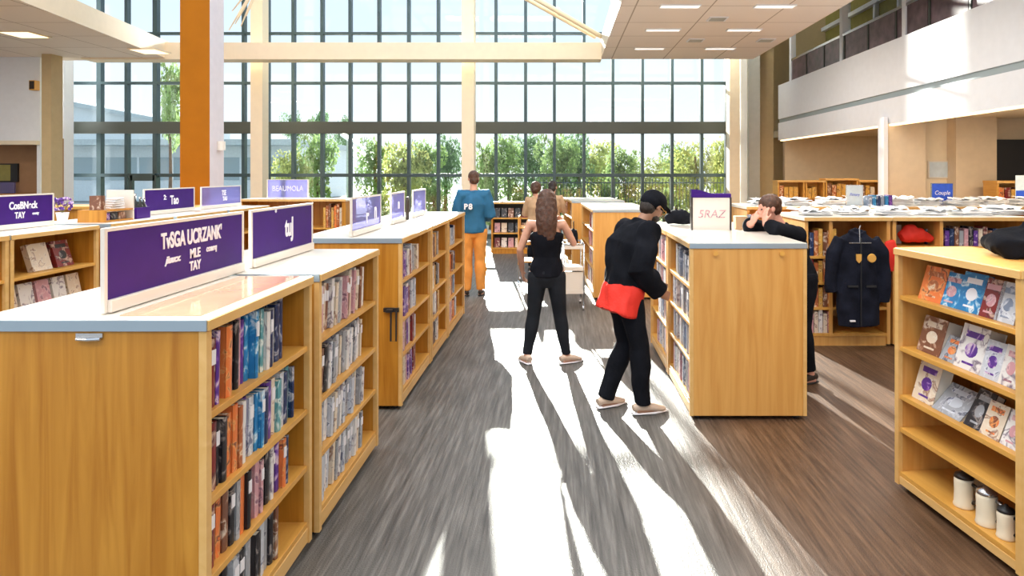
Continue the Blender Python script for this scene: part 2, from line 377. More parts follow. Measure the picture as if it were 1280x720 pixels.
# ceiling lights and vents in the right slab
M['panelglow'] = glow('ceiling_light_diffuser', (1, .93, .82), 1.0)
spots = [(770, 52, 0), (800, 34, 1), (838, 20, 0), (868, 34, 1), (822, 52, 0), (880, 14, 1), (925, 38, 0), (945, 22, 1), (900, 52, 0), (962, 45, 1)]
ordn = ['first', 'second', 'third', 'fourth', 'fifth', 'sixth', 'seventh', 'eighth', 'ninth', 'tenth', 'eleventh', 'twelfth', 'thirteenth', 'fourteenth', 'fifteenth', 'sixteenth', 'seventeenth', 'eighteenth', 'nineteenth', 'twentieth']
ordn += ['twenty-' + w for w in ordn[:9]]
LR = [(1.9, 14.5), (3.4, 14.5), (1.9, 12.6), (3.4, 12.6), (1.9, 10.8), (3.4, 10.8), (1.9, 9.1), (3.4, 9.1), (1.9, 7.2), (3.4, 7.2)]
for i, (x, y) in enumerate(LR):
    t = empty('ceiling_light', (x, y, zs), 0, f'recessed ceiling light, {ordn[i // 2]} from the window, {"aisle side" if i % 2 == 0 else "balcony side"} of lowered ceiling', 'light', 'recessed lights of the lowered ceiling')
    MB().box(-.32, .32, -.10, -.085, -.02, .01).box(-.32, .32, .085, .10, -.02, .01).box(-.32, -.305, -.085, .085, -.02, .01).box(.305, .32, -.085, .085, -.02, .01).build('frame', 'white', t)
    MB().box(-.305, .305, -.085, .085, -.012, .005).build('diffuser', 'panelglow', t)
for i, (x, y) in enumerate([(2.7, 13.6), (2.7, 11.7), (4.1, 13.6), (2.7, 8.2)]):
    t = empty('ceiling_vent', (x, y, zs), 0, f'small square vent in the lowered ceiling, {["nearest the window","second out from the window","nearest the balcony corner","farthest from the window"][i]}', 'vent', 'vents of the lowered ceiling')
    MB().box(-.16, .16, -.16, .16, -.015, .01).build('frame', 'white', t)
    b = MB()
    for k in range(6): b.box(-.13, .13, -.125 + k * .045, -.10 + k * .045, -.02, -.014)
    b.build('grille', 'grey', t)
for i, (x, y) in enumerate([(-10.2, 13.0), (-10.4, 10.9), (-8.9, 14.8)]):
    t = empty('ceiling_light', (x, y, zs), 0, ['warm square downlight in the angled ceiling, middle of the three', 'warm square downlight in the angled ceiling, farthest from the window', 'warm square downlight at the tip of the angled ceiling'][i], 'light')
    MB().box(-.3, .3, -.3, .3, -.02, .01).build('frame', 'cream', t); MB().box(-.26, .26, -.26, .26, -.026, -.018).build('diffuser', 'warmglow', t)
# ------------------------------------------------------------ books
def shade(c, k): return tuple(min(1, a * k) for a in c)
JK = {  # colour word: (c1,c2,c3)
 'black': ((.015, .013, .018), (.03, .03, .04), (.35, .30, .28)), 'navy': ((.01, .025, .09), (.02, .05, .16), (.5, .5, .55)),
 'dark red': ((.22, .02, .02), (.10, .01, .02), (.65, .45, .35)), 'purple': ((.10, .03, .26), (.22, .08, .42), (.75, .6, .7)),
 'orange': ((.78, .20, .05), (.85, .36, .12), (.15, .04, .03)), 'blue': ((.02, .20, .48), (.05, .33, .62), (.75, .85, .9)),
 'teal': ((.10, .32, .36), (.28, .50, .52), (.8, .85, .8)), 'white': ((.78, .76, .74), (.70, .66, .66), (.18, .14, .20)),
 'cream': ((.74, .62, .48), (.80, .72, .60), (.30, .15, .10)), 'brown': ((.20, .08, .045), (.34, .17, .10), (.7, .6, .5)),
 'grey': ((.34, .35, .38), (.50, .51, .55), (.08, .08, .12)), 'pink': ((.62, .32, .36), (.75, .48, .50), (.2, .08, .14)),
 'silver': ((.55, .58, .64), (.70, .73, .80), (.12, .14, .25)), 'golden': ((.66, .36, .07), (.80, .52, .18), (.2, .07, .02)),
 'slate blue': ((.22, .27, .38), (.40, .46, .58), (.85, .87, .92)), 'rust': ((.42, .12, .04), (.60, .22, .08), (.85, .7, .5)),
}
for k, (a, b_, c) in JK.items():
    JK[k] = jacket('jacket_' + k.replace(' ', '_'), a, b_, c)
    M['jk_' + k] = JK[k]
MESHC = {}
def book_mesh(h, t, d, col, simple):
    """book: spine towards +x, thickness along y, height z; origin at bottom centre of spine side"""
    key = (round(h, 3), round(t, 3), round(d, 3), col, simple)
    if key not in MESHC:
        b = MB(); c = .003
        if simple: b.box(-d, 0, -t / 2, t / 2, 0, h)
        else:
            b.box(-d, -c, -t / 2, -t / 2 + c, 0, h); b.box(-d, -c, t / 2 - c, t / 2, 0, h)
            n = 5; vs = []; fs = []
            for i in range(n + 1):
                a = i / n; y = -t / 2 + t * a; x = -c + .5 * c + .004 * math.sin(math.pi * a)
                vs += [(x, y, 0), (x, y, h), (-c, y, 0), (-c, y, h)]
            for i in range(n):
                k = i * 4; fs += [(k, k + 4, k + 5, k + 1), (k + 2, k + 3, k + 7, k + 6), (k + 1, k + 5, k + 7, k + 3), (k, k + 2, k + 6, k + 4)]
            b.add(vs, fs)
        pg = MB().box(-d + .004, -c, -t / 2 + c, t / 2 - c, .004, h - .004).mesh('page_block', 'paper')
        lb = MB().box(.0005, .0035, -t * .36, t * .36, h * .62, h * .84).mesh('spine_label', 'letter')
        MESHC[key] = (b.mesh('book', M['jk_' + col]), pg, lb)
    return MESHC[key]
NB = [0]
def put_book(mtx, h, t, d, col, label, group, simple=False, spine=None, name='book', cat='book'):
    me, pg, lb = book_mesh(h, t, d, col, simple)
    o = bpy.data.objects.new(name, me); COL.objects.link(o); o.matrix_world = mtx; tag(o, label, cat, group); NB[0] += 1
    if not simple:
        p = bpy.data.objects.new('page_block', pg); COL.objects.link(p); p.parent = o
        if spine and t > .022:
            s = bpy.data.objects.new('spine_label', lb); COL.objects.link(s); s.parent = o; s['label'] = 'pale spine label'
    return o
def fill(cm, side, x_face, y0, y1, z, cols, where, group, hmin=.2, hmax=.25, tmin=.022, tmax=.045, simple=False, gap=.0, lean=.0, setback=.03, end='near end', seed=0, name='book'):
    """row of upright books; cm = case matrix, side +1/-1 = face direction along local x"""
    r = random.Random(seed + int(y0 * 100) + int(z * 1000)); y = y0; i = 0
    while i < len(cols):
        t = r.uniform(tmin, tmax); h = r.uniform(hmin, hmax); d = r.uniform(.14, .2)
        t = round(t / .004) * .004; h = round(h / .01) * .01; d = round(d / .02) * .02
        ln = lean * r.uniform(.7, 1.2) if lean else 0
        if y + t + h * abs(math.sin(ln)) > y1: break
        xo = x_face - side * (setback + r.uniform(0, .03))
        rot = Matrix.Rotation(0 if side > 0 else math.pi, 4, 'Z')
        m = cm @ Matrix.Translation((xo, y + t / 2 + (h * 0), z)) @ Matrix.Rotation(-ln, 4, 'X') @ rot
        o = put_book(m, h, t, d, cols[i], f'{cols[i]} book, {ordn[i]} from {end}, {where}', group, simple, spine=r.random() < .4, name=name)
        y += t + .0025 + gap * r.random(); i += 1
    return i
# ------------------------------------------------------------ bookcases
def bookcase(Y0, Y1, xc, D, H, label, shelves=(.13, .40, .67, .97), rz=0, wd='wood', double=True, group=None, open_side=1, top='top', bev=.003, patch=False, cat='bookcase', edge='band'):
    L = Y1 - Y0; c = Vector((xc, (Y0 + Y1) / 2, 0)); t = empty('bookcase', c, rz, label, cat, group)
    h = D / 2; e = .032
    for s in (-1, 1):
        y = s * (L / 2); a, b_ = sorted((y, y - s * e))
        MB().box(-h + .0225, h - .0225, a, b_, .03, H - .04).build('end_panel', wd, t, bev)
        MB().box(-h - .004, -h + .0223, a - .001, b_ + .001, .03, H - .0405).build('edge_post', 'lip', t)
        MB().box(h - .0223, h + .004, a - .001, b_ + .001, .03, H - .0405).build('edge_post', 'lip', t)
    b = MB()
    if double: b.box(-.012, .012, -L / 2 + e, L / 2 - e, .1, H - .04)
    else:
        x = -open_side * (h - .01); b.box(x - .01, x + .01, -L / 2 + e, L / 2 - e, .1, H - .04)
    b.build('divider_panel', wd, t)
    MB().box(-h + .03, h - .03, -L / 2 + e + .001, L / 2 - e - .001, .03, .10).build('plinth', wd, t, bev)
    for s in ((-1, 1) if double else (open_side,)):
        for z in shelves:
            if double: x0, x1 = sorted((s * .013, s * (h - .006)))
            else: x0, x1 = sorted((-s * (h - .022), s * (h - .006)))
            yy = L / 2 - e - .001
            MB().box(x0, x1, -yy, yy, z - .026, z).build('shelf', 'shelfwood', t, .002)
            if z == shelves[0]:
                xa, xb = sorted((s * (h - .026), s * (h - .003)))
                MB().box(xa, xb, -yy, yy, .035, z - .027).build('kick_panel', 'lip', t, .002)
    o = MB().box(-h - .006, h + .006, -L / 2, L / 2, H - .04, H).build('top', top, t, .004)
    if patch: MB().box(.07, h - .045, -L / 2 + .06, L / 2 - .03, H, H + .003).build('peach_patch', 'patch', t)['label'] = 'glossy peach inlay beside the sign'  # thin glossy peach rectangle laid on the top
    for s in (-1, 1): MB().box(s * (h + .009) - .004, s * (h + .009) + .004, -L / 2, L / 2, H - .038, H - .004).build('side_edging', 'lip', t)
    b = MB().box(-h - .006, h + .006, -L / 2 - .008, -L / 2, H - .038, H - .002); b.build('end_edging', edge, t)
    for s in (-1, 1):
        for u in (-1, 1):
            MB().lathe((s * (h - .06), u * (L / 2 - .06), 0), [(.022, 0), (.026, .01), (.018, .03)], 10).build('foot', 'black', t)
    return t, Matrix.Translation(c) @ Matrix.Rotation(rz, 4, 'Z')
XL = -1.6; DL = .8
CN = {1: 'case under largest purple sign', 2: 'case under tuJ sign', 3: 'case with black hook handle', 4: 'case beyond hook handle case', 5: 'case beside blue-jumper man'}
L1, m1 = bookcase(2.31, 3.29, XL, DL, 1.3, 'maple double-sided bookcase under the largest purple sign', patch=True)
L2_, m2 = bookcase(3.35, 4.44, XL, DL + .03, 1.3, 'maple double-sided bookcase under the tuJ sign', patch=False)
L3, m3 = bookcase(5.16, 6.34, XL, DL, 1.3, 'maple bookcase with a black hook handle on its end panel')
L4, m4 = bookcase(6.38, 7.30, XL, DL, 1.3, 'maple bookcase just beyond the one with the hook handle')
L5, m5 = bookcase(7.34, 8.55, XL, DL, 1.3, 'maple bookcase at the far end of the aisle row beside the blue-jumper man')
# latch under the first top, hook handle on third
MB().tube([(-.03, -.5, 1.237), (.01, -.505, 1.236), (.05, -.5, 1.237)], .006, 8).box(-.035, .055, -.497, -.49, 1.24, 1.255).build('latch', 'chrome', L1)
b = MB().box(.27, .385, -.615, -.592, .745, .775).box(.30, .345, -.66, -.6, .75, .77)
b.tube([(.33, -.625, .75), (.33, -.63, .53), (.37, -.63, .53), (.37, -.625, .75)], .007, 8); b.build('hook_handle', 'black', L3, smooth=False)['label'] = 'black hook handle'
H_ = .4 - .0
hx = DL / 2
def fr(n, cols): return [cols[i % len(cols)] for i in range(n)]
ya, yb = -.45, .46
S = ['bottom shelf', 'third shelf', 'second shelf', 'top shelf']
g = 'books in the case under the largest purple sign'
rowsA = {3: ['brown', 'dark red', 'purple', 'black', 'orange', 'black', 'black', 'pink', 'purple', 'blue', 'blue', 'teal', 'teal', 'white', 'navy', 'grey', 'navy', 'navy'],
         2: ['black', 'dark red', 'black', 'black', 'orange', 'orange', 'rust', 'white', 'purple', 'silver', 'blue', 'blue', 'navy', 'purple', 'cream', 'teal', 'silver', 'navy', 'teal', 'navy'],
         1: ['dark red', 'dark red', 'rust', 'orange', 'brown', 'black', 'grey', 'orange', 'black', 'dark red', 'pink', 'pink', 'black', 'black', 'white', 'purple', 'purple', 'orange', 'navy'],
         0: ['black', 'black', 'grey', 'black', 'black', 'silver', 'black', 'grey', 'white', 'black', 'silver', 'grey', 'black', 'brown']}
zz = (.13, .40, .67, .97)
for k, cols in rowsA.items():
    fill(m1, 1, hx, ya, yb - (.0, .10, .03, .10)[k], zz[k], cols, f'{S[k]}, {CN[1]}', g, .2 + .012 * k, (.225, .225, .25, .27)[k], .026, .05, lean=.03, seed=k, setback=.02)
g = 'books in the case under the tuJ sign'
pal = ['brown', 'white', 'pink', 'cream', 'brown', 'white', 'cream', 'grey', 'white', 'pink', 'brown', 'cream', 'pink', 'white', 'cream', 'brown', 'white', 'pink']
pal2 = ['white', 'silver', 'grey', 'white', 'silver', 'cream', 'grey', 'white', 'silver', 'white', 'grey', 'silver', 'white', 'cream', 'grey', 'white']
for k in range(4):
    p = (pal if k > 2 else (['brown', 'brown', 'black'] + pal2 if k == 2 else pal2))
    fill(m2, 1, hx + .015, -.5, (.30, .34, .38, .42)[k], zz[k], p, f'{S[k]}, {CN[2]}', g, (.20, .20, .21, .22)[k], (.225, .225, .24, .265)[k], .03, .055, lean=.12, gap=.012, seed=10 + k, setback=.02)
for ci, (mm, L, q) in enumerate(((m3, 1.18, ['silver', 'grey', 'cream', 'pink', 'purple', 'brown', 'purple', 'white', 'dark red', 'silver']), (m4, .92, ['black', 'grey', 'brown', 'black', 'cream', 'white', 'brown', 'golden']), (m5, 1.2, ['slate blue', 'navy', 'white', 'pink', 'rust', 'golden', 'orange', 'brown', 'silver']))):
    for k in range(4):
        cc = q[k:] + q[:k]
        fill(mm, 1, hx, -L / 2 + .04, L / 2 - .3, zz[k], cc, f'{S[k]}, {CN[3 + ci]}', f'books in the {CN[3 + ci]}', .19, .235, .045, .085, seed=30 + 7 * ci + k, simple=True, setback=.02)
# signs on the aisle row
def sign(x, y0, y1, z0, label, texts, panel='purple', h=.3, frame='alu'):
    t = empty('purple_sign', (x, (y0 + y1) / 2, z0), 0, label, 'sign', 'purple signs on the bookcase tops'); L = (y1 - y0) / 2
    MB().box(-.004, .004, -L + .018, L - .018, .045, h - .012).build('panel', panel, t)
    b = MB().box(-.008, .008, -L, -L + .018, .001, h).box(-.008, .008, L - .018, L, .001, h).box(-.0075, .0075, -L + .018, L - .018, h - .014, h); b.build('frame', frame, t, .002)
    MB().box(-.022, .022, -L + .018, L - .018, .001, .045).build('base_rail', frame, t, .003)
    for (s, sz, yy, zz_, xs_, sh) in texts:
        text('lettering', s, sz, 'letter', t, face_px((.0055, yy, zz_)), .0015, xs_, sh, sz * .028)
    return t
sign(XL, 2.385, 3.44, 1.303, 'large purple sign with white pseudo lettering on the bookcase closest to view', [('TvSGA UCRZANK\'', .088, .06, .215, .68, 0), ('jiuucx.', .042, -.10, .138, 1, .4), ('MLE', .056, .07, .142, .85, 0), ('coarq', .040, .21, .15, 1, .1), ('TAY', .056, .07, .088, .85, 0)])
sign(XL, 3.52, 4.40, 1.303, 'purple sign reading tuJ with a small star', [('tuJ', .15, .06, .17, .75, 0), ('*', .05, -.13, .27, 1, 0)])
sign(XL, 5.22, 6.08, 1.303, 'lilac see-through sign on the bookcase with the hook handle', [('r', .16, .0, .13, 1.2, 0), ('n', .2, .25, .16, .8, 0)], 'purpleglass')
sign(XL, 6.44, 7.0, 1.303, 'lilac see-through sign second in the aisle row, faint n lettering', [('n', .14, .03, .18, 1, 0)], 'purpleglass')
sign(XL, 7.40, 8.1, 1.303, 'lilac see-through sign at the far end of the aisle row', [], 'purpleglass')
t = tag(MB().tube([(XL, 7.16, 1.301), (XL, 7.16, 1.38), (XL, 7.16, 1.5), (XL, 7.16, 1.54)], [(.035, .02), (.045, .02), (.045, .02), (.02, .015)], 12, side=(0, 1, 0)).build('bookend', 'shoedark', smooth=True), 'dark brown rounded bookend standing between two lilac signs', 'bookend')
# ---------------- row across the second aisle
X2 = -4.75
t2a, n2a = bookcase(4.35, 5.38, X2, DL, 1.3, 'maple bookcase cut by the frame edge under the Cosbneck sign', shelves=(.13, .40, .67, .95), bev=0)
t2b, n2b = bookcase(5.40, 6.43, X2, DL, 1.3, 'maple bookcase with two face-out books beneath the Cosbneck sign', shelves=(.13, .40, .67, .95), bev=0)
t2c, _ = bookcase(6.60, 7.66, X2, DL, 1.3, 'maple bookcase topped by the small display stand and black bottles', bev=0)
t2d, _ = bookcase(7.74, 8.9, X2, DL, 1.3, 'maple bookcase under the purple sign beside the ochre column', bev=0)
t2e, _ = bookcase(8.98, 10.2, X2, DL, 1.3, 'maple bookcase under the paler purple sign past the ochre column', bev=0)
sign(X2, 5.35, 6.40, 1.303, 'purple Cosbneck sign cut by the frame edge', [('CosBNeck', .09, .16, .20, .8, 0), ('TAY', .075, .12, .115, .8, 0), ('coaty', .035, .30, .125, 1, 0)])
sign(X2, 7.78, 8.86, 1.303, 'purple sign reading 2:Tao beside the ochre column', [('2:', .08, -.12, .19, 1, 0), ('Tao', .15, .08, .15, .75, 0)])
sign(X2, 9.02, 10.15, 1.303, 'paler purple sign lettered TSE past the ochre column', [('TSE', .10, .05, .2, .8, 0), ('TAU', .08, .08, .12, .8, 0)], 'purpleglass')
# face-out books
def faceout(loc, rz, w, h, th, col, label, group, tilt=.28, art=None):
    """standing book showing its front cover towards local +x"""
    t = empty('book', loc, rz, label, 'book', group)
    Tm = Matrix.Rotation(-tilt, 4, 'Y')
    c = .003; b = MB(); b.T = Tm
    b.box(-c, 0, -w / 2, w / 2, 0, h); b.box(-th, -th + c, -w / 2, w / 2, 0, h); b.box(-th + c, -c, -w / 2, -w / 2 + c, 0, h); b.build('cover', 'jk_' + col, t)
    b = MB(); b.T = Tm; b.box(-th + c, -c, -w / 2 + c, w / 2 - .004, .003, h - .003); b.build('page_block', 'paper', t)
    if art:
        b = MB(); b.T = Tm; r = random.Random(len(label) + int(w * 1000))
        b.box(0, .0012, -w * .32, w * .32, h * .72, h * .86); b.box(0, .0012, -w * .22, w * .22, h * .12, h * .17)
        b.ball((0.0, 0, h * .45), (.0025, w * .24, h * .17), 12, 6); b.build('cover_art', art, t)
    return t
g = 'face-out books in the far row'
faceout((X2 + hx - .10, 5.88, .955), 0, .22, .24, .05, 'cream', 'cream face-out book on the shelf below the Cosbneck sign', g, .3)
faceout((X2 + hx - .10, 6.15, .955), 0, .20, .24, .05, 'dark red', 'dark red and black face-out book beside the cream one below the Cosbneck sign', g, .3, 'jk_black')
for i in range(5):
    faceout((X2 + hx - .09, 5.52 + i * .185, .675), 0, .155, .2, .04, ['cream', 'white', 'pink', 'white', 'cream'][i], f'{["cream","white","pink","white","cream"][i]} face-out book, {ordn[i]} along the second shelf below the Cosbneck sign', g, .2)
for i in range(4):
    faceout((X2 + hx - .09, 4.55 + i * .22, .955), 0, .155, .2, .04, ['orange', 'white', 'pink', 'cream'][i], f'{["orange","white","pink","cream"][i]} face-out book, {ordn[i]} along top shelf of the case cut by the frame', g, .2)
# display stand, items
ds = empty('display_stand', (X2 + .12, 6.98, 1.301), 0, 'small wooden two-tier display stand on the far row bookcase', 'display stand')
for z in (.0, .105): MB().box(-.14, .14, -.22, .2, z, z + .015).build('tier', 'wood', ds, .002)
MB().box(-.14, .14, .2, .215, 0, .31).build('side_panel', 'alu', ds); MB().box(-.14, .14, -.235, -.22, 0, .12).build('side_panel', 'wood', ds)
m_ = Matrix.Translation((X2 + .2, 6.80, 1.423)); put_book(m_, .14, .06, .12, 'brown', 'short brown book standing on the upper tier of the display stand', None)
for i in range(3): put_book(Matrix.Translation((X2 + .22, 6.82 + i * .12, 1.3175)), .07, .1, .14, ['purple', 'black', 'brown'][i], f'small {["purple","black","brown"][i]} book, {ordn[i]} along the lower tier of the display stand', 'books on the lower tier')
for i in range(5):
    b = MB().box(-.05, .05, -.09, .09, 0, .02); o = b.build('folded_cloth', 'wpaper', None, .008); o.location = (X2 + .16 + .004 * i, 7.02, 1.42 + .024 * i); o.rotation_euler[2] = .12 * (i - 2)
    tag(o, f'cream folded cloth, {ordn[i]} from the bottom of the display stand pile', 'cloth', 'folded cloths on the display stand')
cr = tag(MB().box(-.1, .1, -.12, .12, 0, .01).box(-.1, -.09, -.12, .12, .01, .12).box(.09, .1, -.12, .12, .01, .12).box(-.09, .09, -.12, -.11, .01, .12).box(-.09, .09, .11, .12, .01, .12).build('crate', 'purple', None), 'purple open crate holding black bottles beside the display stand', 'crate'); cr.location = (X2 + .16, 7.36, 1.301)
bm_ = MB().lathe((0, 0, 0), [(.022, 0), (.026, .01), (.026, .14), (.010, .19), (.010, .235)], 12).mesh('bottle', 'black', True); bc = MB().lathe((0, 0, .235), [(.013, 0), (.013, .02)], 10).mesh('cap', 'chrome')
for i, (dx, dy, s) in enumerate([(-.05, -.08, .9), (.05, -.07, 1), (-.04, 0, 1.05), (.05, .02, .85), (-.05, .075, .95), (.05, .085, .8)]):
    o = bpy.data.objects.new('bottle', bm_); COL.objects.link(o); o.location = (X2 + .16 + dx, 7.36 + dy, 1.312); o.scale = (1, 1, s)
    tag(o, f'black bottle in the purple crate, {"back" if dx < 0 else "front"} row, {["window side","middle","display stand side"][2 - (i // 2)]}', 'bottle', 'bottles in the purple crate')
    c = bpy.data.objects.new('cap', bc); COL.objects.link(c); c.parent = o
# purple flowers in a pot on far row
fl = empty('flower_pot', (X2 - .15, 6.72, 1.301), 0, 'pot of purple flowers beside the display stand', 'plant')
MB().lathe((0, 0, 0), [(.04, 0), (.055, .09), (.06, .10)], 14).build('pot', 'white', fl)
b = MB(); r = random.Random(3)
for i in range(40):
    a, q, z = r.uniform(0, 6.28), r.uniform(0, .1), r.uniform(.13, .24); b.ball((q * math.cos(a), q * math.sin(a), z), .017, 6, 4)
b.build('blossoms', 'jk_purple', fl); b = MB()
for i in range(10): a = i * .63; b.tube([(0, 0, .09), (.06 * math.cos(a), .06 * math.sin(a), .2)], .003, 5)
b.build('stems', 'olive', fl)
# service desk behind
sd = empty('service_desk', (-7.75, 11.3, 0), 0, 'long wooden service desk behind the purple-signed row by the ochre column', 'desk')
MB().box(-1.9, 2.0, -.35, .35, 1.2, 1.245).build('desk_top', 'shelfwood', sd, .004); MB().box(-1.85, 1.95, -.3, -.27, .02, 1.2).build('front_panel', 'wood', sd)
MB().box(-1.85, -1.8, -.27, .3, 0, 1.2).box(1.9, 1.95, -.27, .3, 0, 1.2).build('side_panel', 'wood', sd)
# frontal case with the Beaumola sign
def front_case(x0, x1, Y, D, H, label, shelves, wd='wood', divs=(), top='top', back=None):
    L = x1 - x0; t = empty('bookcase', ((x0 + x1) / 2, Y, 0), 0, label, 'bookcase'); h = L / 2
    for s in (-1, 1):
        a, b_ = sorted((s * h, s * (h - .035))); MB().box(a, b_, 0, D, .02, H - .04).build('end_panel', wd, t)
    for i, u in enumerate(divs): MB().box(u - .018, u + .018, 0.004, D - .02, .1, H - .04).build('partition', wd, t)
    MB().box(-h + .036, h - .036, D - .02, D, .02, H - .04).build('back_panel', back or wd, t)
    MB().box(-h - .01, h + .01, -.015, D, H - .04, H).build('top', 'shelfwood' if top == 'wood' else top, t, .003)
    MB().box(-h - .01, h + .01, -.022, -.0155, H - .04, H - .004).build('edging', 'lip', t)
    MB().box(-h + .036, h - .036, .02, .05, 0.0, .1).build('plinth', wd, t)
    for z in shelves: MB().box(-h + .036, h - .036, .005, D - .021, z - .026, z).build('shelf', 'shelfwood', t)
    return t
front_case(PX(300, 11.6), PX(432, 11.6), 11.6, .6, 1.34, 'wide maple bookcase behind the signs, carrying the Beaumola sign', (.13, .45, .85), 'wood', (.85,))
for i in range(8):
    put_book(Matrix.Translation((PX(405 + i * 3.4, 11.62), 11.64, .853)) @ Matrix.Rotation(-math.pi / 2, 4, 'Z'), .34 + .03 * (i % 3), .04, .2, ['golden', 'rust', 'brown', 'golden', 'orange', 'rust', 'cream', 'brown'][i],
             f'tall {["golden","rust","brown","golden","orange","rust","cream","brown"][i]} book, {ordn[i]} along the shelf end beneath the Beaumola sign', 'books beneath the Beaumola sign', True)
t = empty('purple_sign', (PX(360, 11.8), 11.8, 1.341), 0, 'backlit-pale purple Beaumola sign standing against the window', 'sign')
MB().box(-.34, .34, -.01, .01, .02, .32).build('panel', 'purpleglass', t); MB().box(-.36, -.34, -.014, .014, 0, .33).box(.34, .36, -.014, .014, 0, .33).box(-.34, .34, -.014, .014, .32, .33).box(-.34, .34, -.02, .02, 0, .02).build('frame', 'alu', t)  # backlit paleness is put into the lilac panel colour
text('lettering', 'BEAUMOLA', .13, 'letter', t, face_my((0, -.012, .17)), .002, .8)
# ---------------- right row
XR0, XR1 = .946, 1.787; xr = (XR0 + XR1) / 2
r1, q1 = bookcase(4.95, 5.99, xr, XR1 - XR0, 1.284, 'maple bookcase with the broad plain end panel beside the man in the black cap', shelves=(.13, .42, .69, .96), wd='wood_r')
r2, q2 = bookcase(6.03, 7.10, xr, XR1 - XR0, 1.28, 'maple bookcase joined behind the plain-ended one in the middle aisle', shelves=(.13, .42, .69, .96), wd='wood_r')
b = MB()
for x in (-.24, .24): b.tube([(x, -.521, 1.21), (x, -.54, 1.21)], [.014, .018], 12)
b.build('cam_lock', 'gold', r1)
hr = (XR1 - XR0) / 2; zr = (.13, .42, .69, .96)
pr = ['silver', 'slate blue', 'white', 'grey', 'silver', 'slate blue', 'white', 'slate blue', 'grey', 'white', 'silver', 'slate blue', 'white', 'grey', 'silver', 'white']
pb = ['white', 'silver', 'pink', 'grey', 'dark red', 'white', 'slate blue', 'silver', 'pink', 'white', 'grey', 'white', 'silver', 'pink']
for k in range(4):
    fill(q1, -1, -hr, -.475, .44, zr[k], pr[k:] + pr[:k] if k else pb, f'{S[k]}, plain-ended case', 'books in the plain-ended case', .2, .24, .045, .07, seed=60 + k, setback=.02)
    fill(q2, -1, -hr, -.48, .40, zr[k], (pb[k:] + pb[:k])[:9], f'{S[k]}, case behind plain-ended one', 'books in the case behind the plain-ended one', .2, .23, .06, .09, seed=70 + k, simple=True, setback=.02)
r3, q3 = bookcase(9.62, 11.7, .85, .86, 1.27, 'long maple bookcase by the metal cart in the middle of the aisle', shelves=(.13, .42, .69, .96), rz=.045, wd='wood_r', bev=0)
for k in range(4):
    fill(q3, -1, -.43, -.98, .3, zr[k], ['rust', 'white', 'pink', 'orange', 'golden', 'brown', 'white', 'rust'][k:] + ['pink', 'dark red', 'cream'], f'{S[k]}, long case by metal cart', 'books in the long case by metal cart', .2, .24, .09, .13, seed=80 + k, simple=True, setback=.02)
r4, q4 = bookcase(12.3, 14.0, .62, .95, 1.28, 'maple bookcase whose pale end shows behind the metal cart', shelves=(.13, .42, .69, .96), rz=.08, wd='wood_r', bev=0)
for k in (2, 3):
    fill(q4, -1, -.475, -.8, .6, zr[k], ['brown', 'dark red', 'pink', 'rust', 'brown'], f'{S[k]}, pale-ended case behind cart', 'books in the pale-ended case', .2, .24, .1, .14, seed=90 + k, simple=True, setback=.02)
# dark book display at the end of the aisle
dx0, dx1, dY = PX(614, 15), PX(672, 15), 15.0
front_case(dx0, dx1, dY, .4, PZ(252.5, dY), 'low dark-backed book display facing the aisle before the windows', (.13, .46, .79), 'wood', back='black')
cs = ['dark red', 'black', 'white', 'brown', 'pink', 'black', 'cream', 'dark red', 'black']
for k, z in enumerate((.135, .465, .795)):
    for i in range(6):
        c = cs[(i * 2 + k * 4) % 9]; faceout((dx0 + .12 + i * .152, dY + .12, z), -math.pi / 2, .12, .21, .03, c, f'{c} face-out book, {ordn[i]} along the {["bottom","middle","top"][k]} shelf of the low dark display', 'books on the low dark display', .2)
# sign box and tan box on the right row
t = empty('poster_box', (PX(888.5, 6.06), 6.06, 1.285), 0, 'purple-topped poster box with 5RAZ handwriting on the case top', 'sign')
MB().box(-.165, .165, -.02, .02, 0, .29).build('card', 'alu', t, .003); MB().box(-.175, .175, -.028, .028, .288, .325).build('purple_header', 'purple', t, .006)
b = MB(); b.add([(-.175, -.026, .325), (-.175, .026, .325), (.0, .026, .325), (.0, -.026, .325), (-.175, -.026, .362), (-.175, .026, .362), (-.11, .026, .358), (-.11, -.026, .358)], [(0, 3, 2, 1), (4, 5, 6, 7), (0, 4, 7, 3), (1, 2, 6, 5), (0, 1, 5, 4), (2, 3, 7, 6)]); b.build('purple_peak', 'purple', t)
MB().box(.166, .178, -.03, .03, 0, .29).box(-.178, -.166, -.03, .03, 0, .29).build('side_edge', 'shoedark', t)
text('handwriting', '5RAZ', .10, 'jk_pink', t, face_my((0, -.0225, .14)), .001, 1.0, .2)
tag(MB().box(PX(918, 6.2), PX(933, 6.2), 6.15, 6.25, 1.2815, 1.40).build('carton', 'tancloth', None, .004), 'small tan carton beside the poster box on the case top', 'box')
put_book(Matrix.Translation((PX(936, 6.25), 6.16, 1.2815)) @ Matrix.Rotation(-math.pi / 2, 4, 'Z'), .13, .03, .1, 'navy', 'little navy book standing beside the tan carton', None)
bg = MB(); bg.tube([(0, -.13, .05), (0, -.05, .075), (0, .06, .08), (0, .13, .045)], [(.05, .04), (.08, .075), (.08, .07), (.04, .04)], 14)
bg.tube([(0, -.05, .13), (.03, 0, .19), (0, .06, .13)], .008, 8)
o = remesh(bg, 'black_bag', 'blackcloth', .012, 3, .006, 14); o.location = (PX(851, 6.6), 6.7, 1.28); o.rotation_euler[2] = 1.4; tag(o, 'black soft bag lying behind the poster box on the far case top', 'bag')
